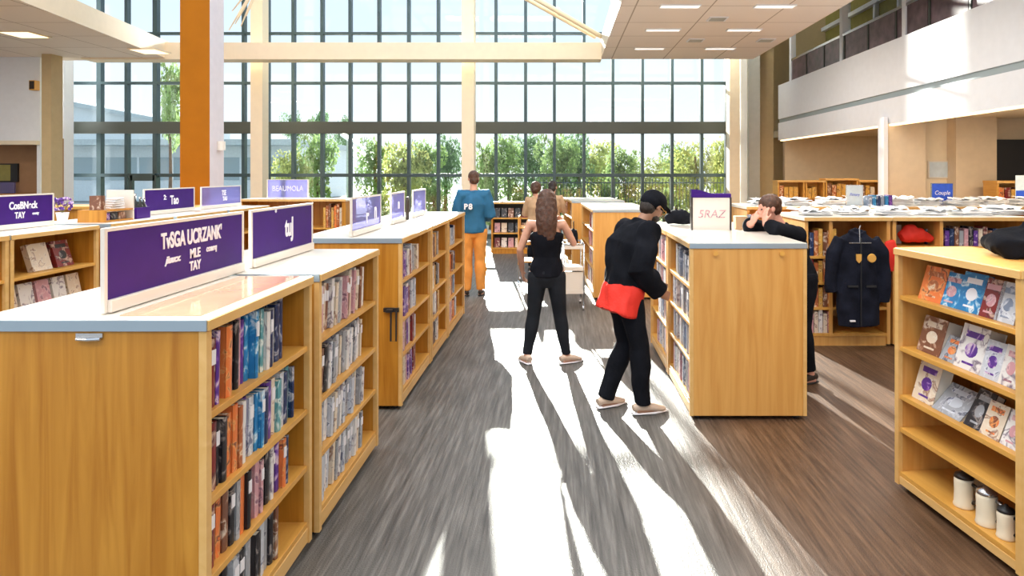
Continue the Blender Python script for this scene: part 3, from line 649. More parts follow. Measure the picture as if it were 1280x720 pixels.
# ------------------------------------------------------------ right hand counters
c1 = front_case(PX(1006, 7.05), PX(1113, 7.05), 7.05, .9, 1.335, 'maple counter case with the black jacket hanging on its front', (.13, .40, .66, .93), 'wood_r', (-.17,))
c2 = front_case(PX(1116, 7.05), 4.85, 7.05, .9, 1.335, 'maple counter case holding the red bag, beside the jacket case', (.13, .66, 1.03), 'wood_r', (-.20,))
xa = PX(1012, 7.05) + .03
for k, (z, cc) in enumerate([(.131, ['pink', 'cream', 'white', 'cream', 'pink']), (.401, ['brown', 'rust', 'golden', 'brown', 'rust']), (.661, ['dark red', 'rust', 'golden', 'rust', 'brown']), (.931, ['navy', 'rust', 'golden', 'brown', 'rust', 'golden'])]):
    for i, c in enumerate(cc):
        put_book(Matrix.Translation((xa + i * .047, 7.075, z)) @ Matrix.Rotation(-math.pi / 2, 4, 'Z'), .2 + .02 * ((i + k) % 3) if k < 3 else .24 + .02 * (i % 3), .04, .18, c, f'{c} book, {ordn[i]} along the {["bottom","third","second","top"][k]} shelf beside the hanging jacket', 'books beside the hanging jacket', True)
for i in range(11):
    c = ['purple', 'navy', 'brown', 'grey', 'pink', 'black', 'purple', 'cream', 'dark red', 'brown', 'navy'][i]
    put_book(Matrix.Translation((PX(1185 + i * 6, 7.07), 7.085, 1.031)) @ Matrix.Rotation(-math.pi / 2, 4, 'Z'), .16 + .02 * (i % 3), .042, .16, c, f'{c} book, {ordn[i]} along the upper shelf of the red bag case', 'books on the upper shelf of the red bag case', True)
# red bag on the shelf of case 2, red cloth hanging
b = MB(); x = PX(1149, 7.1); b.tube([(-.16, 0, .05), (-.08, 0, .08), (.05, 0, .07), (.17, 0, .03)], [(.05, .05), (.07, .09), (.07, .075), (.04, .035)], 14, side=(0, 1, 0))
b.ball((-.06, 0, .12), (.08, .06, .07)); o = remesh(b, 'red_bag', 'redcloth', .012, 2, .01, 16); o.location = (x, 7.17, 1.065); tag(o, 'crumpled red bag on the upper shelf of the counter case', 'bag')
b = MB().box(-.03, .03, -.01, .01, 0, .16); o = b.build('book', 'jk_navy'); o.location = (PX(1166, 7.2), 7.3, 1.031); tag(o, 'navy book standing behind the red bag', 'book')
o = MB().box(-.06, .06, -.01, .01, 0, .2).build('carton', 'wpaper'); o.location = (PX(1122, 7.3), 7.35, 1.031); tag(o, 'white flat carton behind the red bag', 'box')
b = MB(); b.tube([(0, 0, .0), (.01, 0, -.1), (-.01, 0, -.2), (0, 0, -.32)], [(.05, .03), (.075, .035), (.07, .03), (.05, .02)], 12, side=(1, 0, 0)); o = remesh(b, 'red_cloth', 'redcloth', .012, 2, .012, 14)
o.location = (PX(1113, 6.95), 6.97, 1.10); tag(o, 'red cloth hanging beside the black jacket', 'cloth')
# hanging black jacket
JY = 6.86; jx = PX(1071, JY)
hj = empty('hanging_jacket', (jx, JY, PZ(300, JY)), 0, 'black jacket on a hanger on the counter case front, gold badges on chest', 'jacket')
b = MB(); b.tube([(0, 0, .07), (0, 0, .0), (0, 0, -.12), (0, 0, -.35), (.01, 0, -.6), (.02, 0, -.86)], [(.09, .05), (.20, .075), (.22, .09), (.21, .09), (.22, .095), (.21, .08)], 18, side=(1, 0, 0))
for s in (-1, 1):
    b.tube([(s * .16, 0, .01), (s * .235, -.01, -.12), (s * .27, -.02, -.38), (s * .265, -.02, -.52 - .1 * (s > 0))], [.065, .07, .06, .055], 12)
b.tube([(-.08, -.02, .08), (0, -.05, .05), (.08, -.02, .08), (0, .04, .10), (-.08, -.02, .08)], .025, 8)
remesh(b, 'coat_body', 'navycloth', .011, 2, .02, 9, hj)
b = MB().tube([(-.12, -.10, -.02), (.10, -.10, -.02)], .006, 8).tube([(0, -.07, -.02), (0, -.06, .12), (.015, -.05, .15)], .005, 8); b.build('hanger', 'chrome', hj)
MB().box(-.005, .005, -.105, -.09, -.84, .03).build('zip', 'black', hj)
MB().tube([(.105, -.098, -.17), (.105, -.112, -.17)], [.045, .04], 14).build('badge', 'gold', hj)['label'] = 'round gold badge'
b = MB(); b.add([(-.05, -.112, -.13), (.0, -.112, -.13), (.0, -.112, -.19), (-.025, -.112, -.22), (-.05, -.112, -.19), (-.05, -.095, -.13), (.0, -.095, -.13), (.0, -.095, -.19), (-.025, -.095, -.22), (-.05, -.095, -.19)], [(0, 1, 2, 3, 4), (9, 8, 7, 6, 5), (0, 5, 6, 1), (1, 6, 7, 2), (2, 7, 8, 3), (3, 8, 9, 4), (4, 9, 5, 0)]); b.build('shield_badge', 'gold', hj)['label'] = 'orange shield badge'
MB().box(-.11, -.06, -.112, -.09, -.80, -.785).build('hem_tag', 'letter', hj)
b = MB(); 
for s in (-.13, .05): b.box(s, s + .1, -.108, -.085, -.46, -.44)
b.build('pocket_flap', 'black', hj)
# second counter and clutter
c3 = front_case(2.55, 7.3, 9.3, 1.0, 1.33, 'long maple counter behind the jacket case, covered in white papers', (.13, .6), 'wood_r', (-.8, .8))
r = random.Random(11)
def paper_pile(x, y, z, w, d, n, label, m='wpaper', group='loose white paper piles on the counters'):
    b = MB()
    for i in range(n):
        a = r.uniform(-.3, .3); b.T = Matrix.Translation((r.uniform(-.04, .04), r.uniform(-.03, .03), i * .008)) @ Matrix.Rotation(a, 4, 'Z')
        b.box(-w / 2, w / 2, -d / 2, d / 2, 0, .0075)
    for _ in range(3):
        b.T = Matrix.Translation((r.uniform(-.1, .1), r.uniform(-.08, .08), n * .008 + .012)) @ Matrix.Rotation(r.uniform(-.5, .5), 4, 'Z') @ Matrix.Rotation(r.uniform(.02, .1), 4, 'X')
        vs = []; fs = []; ww, dd = w * .8, d * .8
        for i in range(7):
            for j in range(2): vs.append((-ww / 2 + ww * i / 6, (j - .5) * dd, .022 * math.sin(i * 1.3 + _) ))
        for i in range(6): fs.append((2 * i, 2 * i + 2, 2 * i + 3, 2 * i + 1))
        b.add(vs, fs)
    b.T = Matrix(); o = b.build('paper_pile', m); o.location = (x, y, z); tag(o, label, 'papers', group)
wh = ['beside the counter end', 'second in', 'third in', 'in the middle', 'fifth in', 'beside the alcove edge']
for i in range(6): paper_pile(2.75 + i * .42, 7.4 + .1 * (i % 2), 1.336,   .31, .30, 5 + i % 3, f'loose white papers on the jacket counter row, {ordn[i]} from the leaning man')
for i in range(9): paper_pile(2.9 + i * .46, 9.65 + .12 * (i % 2), 1.331,   .34, .32, 8 + i % 5, f'white paper pile on the rear counter, {ordn[i]} from the leaning man')
def poster(x, y, z, w, h, m, label, txt, ts, cat='sign', leg=True):
    t = empty('poster_stand', (x, y, z), 0, label, cat)
    MB().box(-w / 2, w / 2, -.006, .006, .01, h).build('card', m, t)
    b = MB().box(-w / 2 - .008, -w / 2, -.01, .01, 0, h + .008).box(w / 2, w / 2 + .008, -.01, .01, 0, h + .008).box(-w / 2, w / 2, -.01, .01, h, h + .008).box(-w / 2, w / 2, -.05, .05, 0, .01); b.build('holder', 'chrome', t)
    text('handwriting', txt, ts, 'letter' if m != 'paleblue' else 'steelblue', t, face_my((0, -.008, h * .55)), .001, .9, .2)
    return t
poster(PX(1068, 9.5), 9.5, 1.331, .22, .28, 'paleblue', 'pale blue poster in a stand on the rear counter', 'Fimury', .055)
poster(PX(1177.5, 9.9), 9.9, 1.331, .30, .30, 'steelblue', 'bright blue poster with white scribbled script in front of the niche', 'Couple', .085)
t = empty('framed_notice', (PX(1176, 11.7), 11.71, PZ(212, 11.7)), 0, 'small pale framed notice inside the wall niche', 'picture')
MB().box(-.2, .2, -.012, 0, -.13, .13).build('sheet', 'paleblue', t)
MB().box(-.22, .22, -.018, 0, .13, .15).box(-.22, .22, -.018, 0, -.15, -.13).box(-.22, -.2, -.018, 0, -.13, .13).box(.2, .22, -.018, 0, -.13, .13).build('frame', 'alu', t)
for i in range(6):
    c = ['slate blue', 'blue', 'navy', 'slate blue', 'blue', 'purple'][i]
    put_book(Matrix.Translation((PX(1082 + i * 5, 9.55), 9.4, 1.331)) @ Matrix.Rotation(-math.pi / 2, 4, 'Z'), .14 + .01 * (i % 2), .045, .15, c, f'{c} book, {ordn[i]} after the pale blue poster on the rear counter', 'blue books on the rear counter', True)
# wall bookcases under the mezzanine
def wall_case(x0, x1, Y, H, nz, label, who, seed):
    t = front_case(x0, x1, Y, .35, H, label, [H - .04 - .33 * (i + 1) for i in range(nz)], 'shelfwood', (), top='wood')
    rr = random.Random(seed); L = x1 - x0
    for k in range(nz):
        z = H - .04 - .33 * (k + 1); n = int((L - .1) / .105)
        for i in range(n):
            c = rr.choice(['golden', 'golden', 'rust', 'brown', 'orange', 'dark red', 'cream', 'golden'])
            put_book(Matrix.Translation((x0 + .09 + i * .105, Y + .03, z + .001)) @ Matrix.Rotation(-math.pi / 2, 4, 'Z'), rr.choice([.2, .23, .26]), .09, .2, c, f'{c} book, {ordn[i]} along the {["top","second","third"][k]} shelf of the {who}', f'books in the {who}', True)
Yw = 14.6
wall_case(PX(972, Yw), PX(1006, Yw), Yw, 1.62, 1, 'small wall bookcase of golden books by the window end columns', 'case by the window end columns', 1)
wall_case(PX(1007, Yw), PX(1031, Yw), Yw, 1.62, 1, 'narrow wall bookcase of golden books, second from the window', 'second golden wall case', 2)
wall_case(PX(1032, Yw), PX(1073, Yw), Yw, 1.66, 1, 'wall bookcase of golden books behind the pale blue poster', 'wall case behind the pale blue poster', 3)
wall_case(PX(1074, Yw), PX(1104, Yw), Yw, 1.62, 1, 'wall bookcase of golden books beside the white post', 'wall case beside the white post', 4)
wall_case(PX(1246, 10.9), PX(1296, 10.9), 10.9, 1.66, 2, 'wall bookcase beneath the dark panel at the frame edge', 'case beneath the dark panel', 5)
t = empty('banner_stand', (PX(1280, 10.2), 10.2, 1.331), 0, 'blue and white banner card standing at the frame edge on the rear counter', 'sign'); t.location = (PX(1279, 9.9), 9.9, 1.331)
MB().box(-.11, .11, -.006, .006, .01, .42).build('card', 'paleblue', t); MB().box(-.11, .11, -.009, -.0065, .06, .2).build('blue_band', 'steelblue', t); MB().box(-.12, .12, -.04, .04, 0, .01).build('base', 'alu', t)
# metal cart
mc = empty('metal_cart', (PX(716, 9.0), 9.1, 0), .05, 'brushed metal cart with shelves parked before the long bookcase', 'cart')
b = MB()
for x in (-.13, .13):
    for y in (-.25, .25): b.tube([(x, y, .08), (x, y, .86)], .012, 8)
    b.tube([(x, -.25, .86), (x, .25, .86)], .012, 8)
for y in (-.25, .25): b.tube([(-.13, y, .86), (.13, y, .86)], .012, 8)
b.build('frame', 'chrome', mc, smooth=True)
for z in (.22, .52, .80): MB().box(-.135, .135, -.255, .255, z, z + .018).box(-.135, .135, -.258, -.25, z, z + .05).build('tray', 'alu', mc)
MB().box(-.12, .12, -.24, -.2, .26, .50).build('front_plate', 'alu', mc)
for x in (-.12, .12):
    for y in (-.24, .24): MB().tube([(x - .012, y, .035), (x + .012, y, .035)], .035, 14).box(x - .006, x + .006, y - .01, y + .01, .035, .09).build('caster', 'chrome', mc)
b = MB(); b.tube([(0, 0, 0), (0, 0, .1), (0, 0, .22)], [(.05, .1), (.065, .13), (.04, .09)], 12, side=(1, 0, 0)); b.tube([(0, -.07, .2), (0, -.05, .32), (0, .05, .32), (0, .07, .2)], .01, 8)
o = remesh(b, 'black_bag', 'blackcloth', .012, 2, .01, 14); o.location = (PX(719, 8.95) - .02, 8.98, .823); tag(o, 'black bag sitting on top of the metal cart', 'bag')
# wooden book truck behind the woman
bt = empty('book_truck', (-.47, 11.1, 0), 0, 'wooden book truck on metal legs partly hidden behind the standing woman', 'cart')
for s in (-1, 1): MB().box(s * .19 - .012, s * .19 + .012, -.25, .25, .32, 1.09).build('side_panel', 'wood_r', bt, .01)
for z in (.36, .64, .9): MB().box(-.178, .178, -.24, .24, z, z + .02).build('shelf', 'shelfwood', bt)
for x in (-.19, .19):
    for y in (-.2, .2): MB().tube([(x, y, .32), (x, y, .07)], .011, 8).tube([(x - .012, y, .035), (x + .012, y, .035)], .035, 12).build('leg', 'chrome', bt)
# ------------------------------------------------------------ near right bookcase
rz = .109; cF, cN = Vector((1.915, 3.90, 0)), Vector((2.02, 2.98, 0)); Lr = (cN - cF).length
mid = (cF + cN) / 2; nrm = Vector((math.cos(rz), math.sin(rz), 0)); D2 = .46; cc_ = mid + nrm * D2 / 2
zR = (.10, .355, .54 + .0, .813, 1.103)
rb, qb = bookcase(cc_.y - Lr / 2, cc_.y + Lr / 2, cc_.x, D2, 1.37, 'maple display bookcase with face-out books and white steins, cut by the frame edge', shelves=(.105, .355, .54, .813, 1.103), rz=rz, wd='wood_r', double=False, open_side=-1, top='wood_r', edge='lip')
def rbm(v, x, z): # v: distance from far end toward viewer, x: inset from face
    return qb @ Vector((-D2 / 2 + x, Lr / 2 - v, z))
def rbook(v, z, w, h, th, col, label, art='letter', tilt=.38, x=.05):
    p = rbm(v, x, z); faceout(p, rz + math.pi, w, h, th, col, label, 'face-out books in the display bookcase', tilt, art)
def pv(px, z): # px -> distance along the face
    k = (px - CX) / F; d = (cN - cF).normalized(); a = cF + nrm * .05
    return (k * a.y - a.x) / (d.x - k * d.y)
for (pa, pb_, z, h, th, c, lb, art, tl, x) in [
    (1146, 1176, 1.103, .19, .03, 'orange', 'orange face-out book at the far end of the top shelf of display case', 'jk_rust', .3, .05),
    (1170, 1197, 1.103, .18, .035, 'blue', 'smaller deep blue book second along the top shelf of display case', 'jk_pink', .34, .05),
    (1193, 1224, 1.103, .20, .03, 'blue', 'larger bright blue book in the middle of the display case top shelf', 'letter', .3, .05),
    (1219, 1247, 1.103, .19, .03, 'dark red', 'dark red and pink book fourth along the display case top shelf', 'jk_pink', .3, .05),
    (1241, 1268, 1.103, .19, .03, 'silver', 'white and pale blue book by the closer post on the top shelf', 'jk_slate blue', .3, .05),
    (1142, 1172, .813, .20, .09, 'brown', 'thick dark book with cream page edge far end of the second display shelf', 'jk_cream', .3, .06),
    (1170, 1192, .813, .14, .05, 'grey', 'small grey book leaning beside the tall white box on second shelf', 'jk_orange', .5, .06),
    (1190, 1225, .813, .225, .09, 'white', 'tall white boxed book with purple rosette on the second display shelf', 'jk_purple', .3, .05),
    (1222, 1248, .813, .185, .05, 'silver', 'white and purple book beside the tall white box on the second shelf', 'jk_purple', .3, .05),
    (1246, 1270, .813, .19, .05, 'white', 'white book with pink mark by the closer post, second shelf', 'jk_pink', .3, .05),
    (1138, 1166, .54, .22, .07, 'cream', 'cream and purple book at the far end of the third display shelf', 'jk_purple', .3, .05),
    (1164, 1202, .54, .18, .06, 'grey', 'shiny grey wrapped book second on the third display shelf', 'jk_silver', .75, .045),
    (1203, 1226, .54, .20, .05, 'black', 'black and grey book in the middle of the third display shelf', 'jk_grey', .5, .05),
    (1224, 1250, .54, .17, .04, 'cream', 'cream and orange book beside the black one on third display shelf', 'jk_orange', .4, .045),
    (1250, 1272, .54, .17, .04, 'white', 'white and pink book by the closer post, third display shelf', 'jk_pink', .4, .045)]:
    va, vb = pv(pa, z), pv(pb_, z); rbook((va + vb) / 2, z + .001, abs(vb - va) * .93, h, th, c, lb, art, tl, x)
def stein(v, x, s, label, cap):
    t = empty('stein', rbm(v, x, .1055), rz + math.pi + .3, label, 'stein', 'steins on the bottom of the display bookcase'); t.scale = (s, s, s)
    MB().lathe((0, 0, 0), [(.044, 0), (.047, .006), (.043, .02), (.041, .07), (.043, .12), (.040, .135)], 20).build('mug_body', 'cream', t, smooth=True)
    MB().lathe((0, 0, .1355), [(.043, 0), (.038, .014), (.012, .026), (.008, .036)], 18).build('lid', cap, t, smooth=True)
    MB().tube([(.0, .04, .118), (.0, .075, .11), (.0, .08, .06), (.0, .043, .03)], .008, 8).build('handle', cap, t, smooth=True)
stein(pv(1190, .1), .19, .95, 'cream stein with dark lid set back at the far end of bottom shelf', 'shoedark')
stein(pv(1197, .1), .085, 1.08, 'cream stein with dark lid farthest along the front of the bottom shelf', 'shoedark')
stein(pv(1218, .1), .12, .9, 'smaller dark-lidded stein between the two tall cream ones', 'black')
stein(pv(1229, .1), .07, 1.1, 'tall cream stein with steel lid in the middle of the bottom shelf', 'chrome')
stein(pv(1253, .1), .07, .9, 'cream stein closest to the near post of the bottom shelf', 'black')
# black bag on the case top
b = MB(); b.tube([(-.0, -.2, .05), (0, -.08, .07), (0, .06, .075), (0, .18, .04)], [(.10, .045), (.14, .065), (.14, .07), (.07, .03)], 16, side=(1, 0, 0)); b.tube([(0, -.08, .1), (.02, 0, .17), (0, .07, .11)], .014, 8)
b.ball((.02, -.02, .1), (.09, .1, .05)); b.ball((-.04, .12, .06), (.08, .07, .05)); b.tube([(-.1, -.15, .04), (-.14, -.05, .07), (-.13, .1, .05)], .03, 8); o = remesh(b, 'black_bag', 'blackcloth', .010, 1, .03, 12); o.location = (2.36, 3.50, 1.371); o.rotation_euler[2] = -.6; tag(o, 'black slouchy bag on top of the display bookcase at the frame edge', 'bag')
# ------------------------------------------------------------ left alcove
t = empty('wall_screen', (PX(3, 16.1), 16.168, PZ(216, 16.1)), 0, 'dark wall screen with a green leafy picture in the brown alcove', 'screen')
MB().box(-.45, .32, -.03, .03, -.22, .22).build('bezel', 'black', t); MB().box(-.42, .16, -.034, -.031, -.19, .19).build('display', 'olive', t)
t = MB().box(-.4, .35, -.02, .02, 0, .26).build('lilac_board', 'purpleglass'); t.location = (PX(0, 16), 16.0, 1.30); tag(t, 'lilac board standing below the wall screen in the brown alcove', 'sign')
t = MB().box(-1.2, .8, -.3, .3, 0, 1.3).box(-1.22, .82, -.33, .33, 1.26, 1.298).build('counter', 'wood'); t.location = (PX(0, 16) - .1, 15.86, 0); tag(t, 'wooden counter in the brown alcove under the lilac board', 'counter')
t = empty('wall_speaker', (PX(44, 15.55), 15.52, PZ(107, 15.55)), 0, 'small tan wall speaker high on the white wall', 'speaker'); MB().box(-.07, .07, -.07, .08, -.11, .11).build('cabinet', 'gold', t, .01); MB().box(-.055, .055, -.075, -.0705, -.09, .09).build('grille', 'shoedark', t)
t = MB().tube([(0, 0, -.08), (0, 0, .08)], .07, 14).build('door_sensor', 'alu'); t.location = (PX(271, 12.2) + .03, 12.3, PZ(182, 12.2)); tag(t, 'small round sensor fixed on the pale side of the ochre column', 'sensor')
# ------------------------------------------------------------ people
def lerp(a, b, t): return Vector(a) * (1 - t) + Vector(b) * t
def person(name, loc, rz, label, J, skin, voxel=.008, woman=False):
    """J: joints in local space (x side, y forward). returns root + builder pieces"""
    root = empty(name, loc, rz, label, 'person')
    V = {k: Vector(v) for k, v in J.items() if not isinstance(v, (int, float, str))}
    sh = 1 if not woman else .88
    P, C, N, Hd = V['pelvis'], V['chest'], V['neck'], V['head']
    b = MB()
    up = (N - P).normalized(); side = (V['shR'] - V['shL']).normalized()
    W = lerp(P, C, .45)
    b.tube([P - up * .13, P - up * .06, P, W, lerp(P, C, .75), C, lerp(C, N, .55), lerp(C, N, .85), N, lerp(N, Hd, .6)],
           [(.07, .06), (.13 * sh, .09), (.155, .105), (.125 * sh, .09), (.14 * sh, .10), (.16 * sh, .11), (.14 * sh, .08), (.08, .06), (.055 * sh, .055 * sh), (.05 * sh, .05 * sh)], 18, side=side)
    for s in 'LR':
        b.tube([lerp(C, N, .6), V['sh' + s], lerp(V['sh' + s], V['el' + s], .4), V['el' + s], lerp(V['el' + s], V['wr' + s], .3), V['wr' + s]], [.05 * sh, .056 * sh, .046 * sh, .038 * sh, .041 * sh, .025 * sh], 12)
        hp = V['hip' + s]
        b.tube([hp + Vector((0, 0, .06)), hp, lerp(hp, V['kn' + s], .35), V['kn' + s], lerp(V['kn' + s], V['an' + s], .3), lerp(V['kn' + s], V['an' + s], .75), V['an' + s]], [.075, .088, .075, .052, .054, .036, .034], 14)
        toe = V['toe' + s]; an = V['an' + s]; fd = (toe - an); fd.z = 0; fd.normalize()
        b.tube([an + Vector((0, 0, .02)), an - fd * .03 + Vector((0, 0, -.04))], [.034, .036], 10)
        b.tube([an - fd * .05 - Vector((0, 0, an.z - .03)), lerp(an, toe, .5) - Vector((0, 0, lerp(an, toe, .5).z - .035)), toe * 1 + Vector((0, 0, .02 - toe.z))], [(.032, .028), (.042, .032), (.032, .018)], 12, side=fd.cross(Vector((0, 0, 1))))
        # hand
        wr = V['wr' + s]; hd = (V['hd' + s] - wr).normalized() if 'hd' + s in V else (wr - V['el' + s]).normalized()
        pn = V.get('pn' + s, Vector((1 if s == 'L' else -1, 0, 0))); pn = (pn - hd * pn.dot(hd)).normalized(); sd = hd.cross(pn)
        curl = J.get('curl' + s, .5)
        b.tube([wr - hd * .01, wr + hd * .04, wr + hd * .085], [(.024, .017), (.038, .015), (.036, .012)], 12, side=sd)
        for i, (off, ln) in enumerate(((-.029, .068), (-.010, .078), (.010, .073), (.028, .058))):
            q = wr + hd * .08 + sd * off; d1 = (hd * math.cos(curl * .6) + pn * math.sin(curl * .6)); d2 = (hd * math.cos(curl * 1.7) + pn * math.sin(curl * 1.7))
            q1 = q + d1 * ln * .5; q2 = q1 + d2 * ln * .5; b.tube([q - hd * .01, q, q1, q2], [.009, .009, .0085, .0075], 8)
        ts = -1 if (sd.dot(V.get('thumb' + s, Vector((0, 1, .3)))) < 0) else 1
        q = wr + hd * .03 + sd * ts * .03; q1 = q + (hd * .6 + sd * ts * .75 + pn * .2).normalized() * .035; q2 = q1 + (hd * .9 + sd * ts * .2 + pn * .4).normalized() * .03
        b.tube([wr + hd * .015 + sd * ts * .012, q, q1, q2], [.013, .013, .010, .008], 8)
    # head: local frame
    fw = Vector(J.get('look', (0, 1, 0))).normalized(); hu = V.get('hup', Vector((0, 0, 1))); hu = (hu - fw * hu.dot(fw)).normalized(); hs = fw.cross(hu)
    Rm = Matrix((hs, fw, hu)).transposed()
    Hc = Hd; sc = .96 if woman else 1.0
    b.ball(Hc + hu * .025, (.074 * sc, .094 * sc, .088 * sc), 20, 14, rot=Rm)
    b.ball(Hc - hu * .035 + fw * .02, (.058 * sc, .070 * sc, .078 * sc), 18, 12, rot=Rm)
    b.ball(Hc - hu * .09 + fw * .05, (.028 * sc, .026, .022), 12, 8, rot=Rm)
    b.tube([Hc + hu * .02 + fw * .088, Hc - hu * .02 + fw * .108, Hc - hu * .03 + fw * .09], [(.008, .008), (.015, .011), (.016, .01)], 10, side=hs)
    b.tube([Hc - hu * .06 + fw * .086 - hs * .02, Hc - hu * .06 + fw * .093, Hc - hu * .06 + fw * .086 + hs * .02], [.006, .009, .006], 8)
    for e in (-1, 1): b.ball(Hc + hs * e * .077 * sc - hu * .005, (.009, .018, .030), 10, 8, rot=Rm)
    body = remesh(b, 'body', skin, voxel, 3, parent=root); body['label'] = 'body and face'
    for e in (-1, 1):
        MB().ball(Hc + hs * e * .031 + fw * .083 + hu * .005, (.011, .008, .007), 10, 8, rot=Rm).build('eye', 'eye', root, smooth=True)
    return root, V, dict(Rm=Rm, fw=fw, hu=hu, hs=hs, Hc=Hc, side=side, up=up, sh=sh)
def top_wear(root, V, q, name, m, hem, g=.018, sleeve=True, wr=1.0, collar=True, voxel=.009, wrinkle=.012, skirt=0, arms=1.0, bulk=(0, 0)):
    P, C, N = V['pelvis'], V['chest'], V['neck']; up, sh = q['up'], q['sh']; b = MB(); W = lerp(P, C, .45)
    pts = [P - up * hem] + ([P] if hem > .02 else []) + [W, lerp(P, C, .75), C, lerp(C, N, .55), lerp(C, N, .85)] + ([N + up * .01] if collar else [])
    rr = [(.155 + g + skirt, .105 + g + skirt)] + ([(.157 + g + skirt * .6, .108 + g + skirt * .6)] if hem > .02 else []) + [(.13 * sh + g + bulk[0], .095 + g + bulk[1]), (.145 * sh + g + bulk[0], .105 + g + bulk[1]), (.165 * sh + g + bulk[0], .112 + g + bulk[1]), (.145 * sh + g, .085 + g), (.09 + g * .5, .06 + g * .6)] + ([(.058 + g * .5, .058 + g * .5)] if collar else [])
    b.tube(pts, rr, 20, side=q['side'])
    for s in 'LR':
        if sleeve is True or sleeve == s:
            S_, E, Wv = V['sh' + s], V['el' + s], V['wr' + s]
            b.tube([lerp(C, N, .6), S_, lerp(S_, E, .45), E, lerp(E, Wv, .4), lerp(E, Wv, wr)], [.055 * sh + g, .06 * sh + g, .052 * arms * sh + g, .046 * sh * arms + g, .042 * sh + g, .032 * sh + g], 14)
    return remesh(b, name, m, voxel, 3, wrinkle, 12, root)
def trousers(root, V, q, name, m, g=.014, hi=.08, low=.02, voxel=.009, wrinkle=.010, flare=0):
    P = V['pelvis']; up = q['up']; b = MB()
    b.tube([P + up * hi, P, P - up * .07, P - up * .14], [(.14 * q['sh'] + g, .10 + g), (.157 + g, .107 + g), (.15 + g, .10 + g), (.08 + g, .08 + g)], 18, side=q['side'])
    for s in 'LR':
        h, k, a = V['hip' + s], V['kn' + s], V['an' + s]
        b.tube([h + Vector((0, 0, .05)), h, lerp(h, k, .35), k, lerp(k, a, .35), lerp(k, a, .78), a + Vector((0, 0, low))], [.078 + g, .090 + g, .077 + g, .056 + g + flare * .5, .056 + g + flare, .042 + g + flare, .038 + g + flare], 14)
    return remesh(b, name, m, voxel, 3, wrinkle, 11, root)
def shoes(root, V, m, sole='letter', g=.010, voxel=.007):
    for s in 'LR':
        an, toe = V['an' + s], V['toe' + s]; fd = toe - an; fd.z = 0; fd.normalize(); sdv = fd.cross(Vector((0, 0, 1))); z0 = toe.z - .02
        b = MB(); base = Vector((an.x, an.y, toe.z + .02))
        b.tube([base - fd * .075 + Vector((0, 0, .012)), base - fd * .03 + Vector((0, 0, .018)), lerp(base, toe, .55) + Vector((0, 0, .014)), toe + Vector((0, 0, .004)), toe + fd * .035], [(.025, .028), (.038, .040), (.047, .032), (.042, .024), (.02, .014)], 14, side=sdv)
        o = remesh(b, 'shoe', m, voxel, 2, parent=root)
        b = MB(); b.tube([base - fd * .08 - Vector((0, 0, .028)), base - fd * .03 - Vector((0, 0, .028)), lerp(base, toe, .55) + Vector((0, 0, -.022)), toe + fd * .045 + Vector((0, 0, -.012))], [(.026, .009), (.040, .010), (.049, .010), (.03, .009)], 14, side=sdv)
        so = b.build('sole', sole, o, smooth=True)
def std(H=1.75, w=.18, hipw=.09, stance=.11):
    s = H / 1.75; j = dict(pelvis=(0, 0, .95), chest=(0, .0, 1.28), neck=(0, -.01, 1.47), head=(0, .02, 1.635))
    for c, e in (('L', -1), ('R', 1)):
        j['sh' + c] = (e * w, -.01, 1.41); j['el' + c] = (e * (w + .06), -.03, 1.13); j['wr' + c] = (e * (w + .05), .05, .88); j['hip' + c] = (e * hipw, 0, .90); j['kn' + c] = (e * (hipw + stance) / 2, .015, .49); j['an' + c] = (e * stance, -.01, .09); j['toe' + c] = (e * (stance + .03), .13, .02)
    j = {k: tuple(a * s for a in v) for k, v in j.items()}
    for c in 'LR': j['toe' + c] = (j['toe' + c][0], j['toe' + c][1], .02)
    return j
def cap_hair(root, q, name, m, back=.0, g=.012, voxel=.007, low=.03, front=.0, extra=None, wr=.006):
    b = MB(); H = q['Hc']; Rm, fw, hu, hs = q['Rm'], q['fw'], q['hu'], q['hs']
    b.ball(H + hu * .036 - fw * (.010 - front), (.076 + g, .092 + g, .080 + g), 20, 14, rot=Rm)
    b.ball(H - hu * low - fw * .040, (.066 + g, .055 + g, .06 + g), 16, 12, rot=Rm)
    if extra: extra(b)
    return remesh(b, name, m, voxel, 2, wr, 40, root)
# --- woman in black, standing with legs apart, back to the view
J = std(1.62, .17, .085, .16)
J['pelvis'] = (.0, 0, .86); 
J.update(anL=(-.185, 0, .085), anR=(.185, 0, .085), toeL=(-.24, .115, .02), toeR=(.30, .08, .02), knL=(-.125, .01, .45), knR=(.125, .01, .45), hipL=(-.085, 0, .82), hipR=(.085, 0, .82),
         elL=(-.25, -.03, 1.07), wrL=(-.235, .08, .86), hdL=(-.225, .11, .79), elR=(.255, .03, 1.12), wrR=(.17, .22, 1.27), hdR=(.13, .27, 1.33), pnL=(1, 0, 0), pnR=(-.5, -.3, .2), look=(-.05, .97, -.2), curlR=.8)
wl, V, q = person('woman', (-.125, 6.42, 0), 0, 'woman with long brown hair in black halter top and leggings, back turned', J, 'skin', .0075, True)
P, C, N = V['pelvis'], V['chest'], V['neck']; b = MB()
b.tube([P - Vector((0, 0, .04)), P + Vector((0, 0, .06)), lerp(P, C, .45), lerp(P, C, .8), C + Vector((0, 0, .03)), lerp(C, N, .5)], [(.165, .118), (.155, .112), (.125, .098), (.148, .118), (.160, .124), (.092, .092)], 20, side=(1, 0, 0))
b.tube([lerp(C, N, .45), lerp(C, N, .8), N + Vector((0, 0, .01))], [(.08, .08), (.065, .07), (.055, .055)], 14, side=(1, 0, 0))
remesh(b, 'halter_top', 'blackcloth', .008, 3, .008, 14, wl)
trousers(wl, V, q, 'leggings', 'legging', .007, .05, -.0, .008, .004); shoes(wl, V, 'shoe')
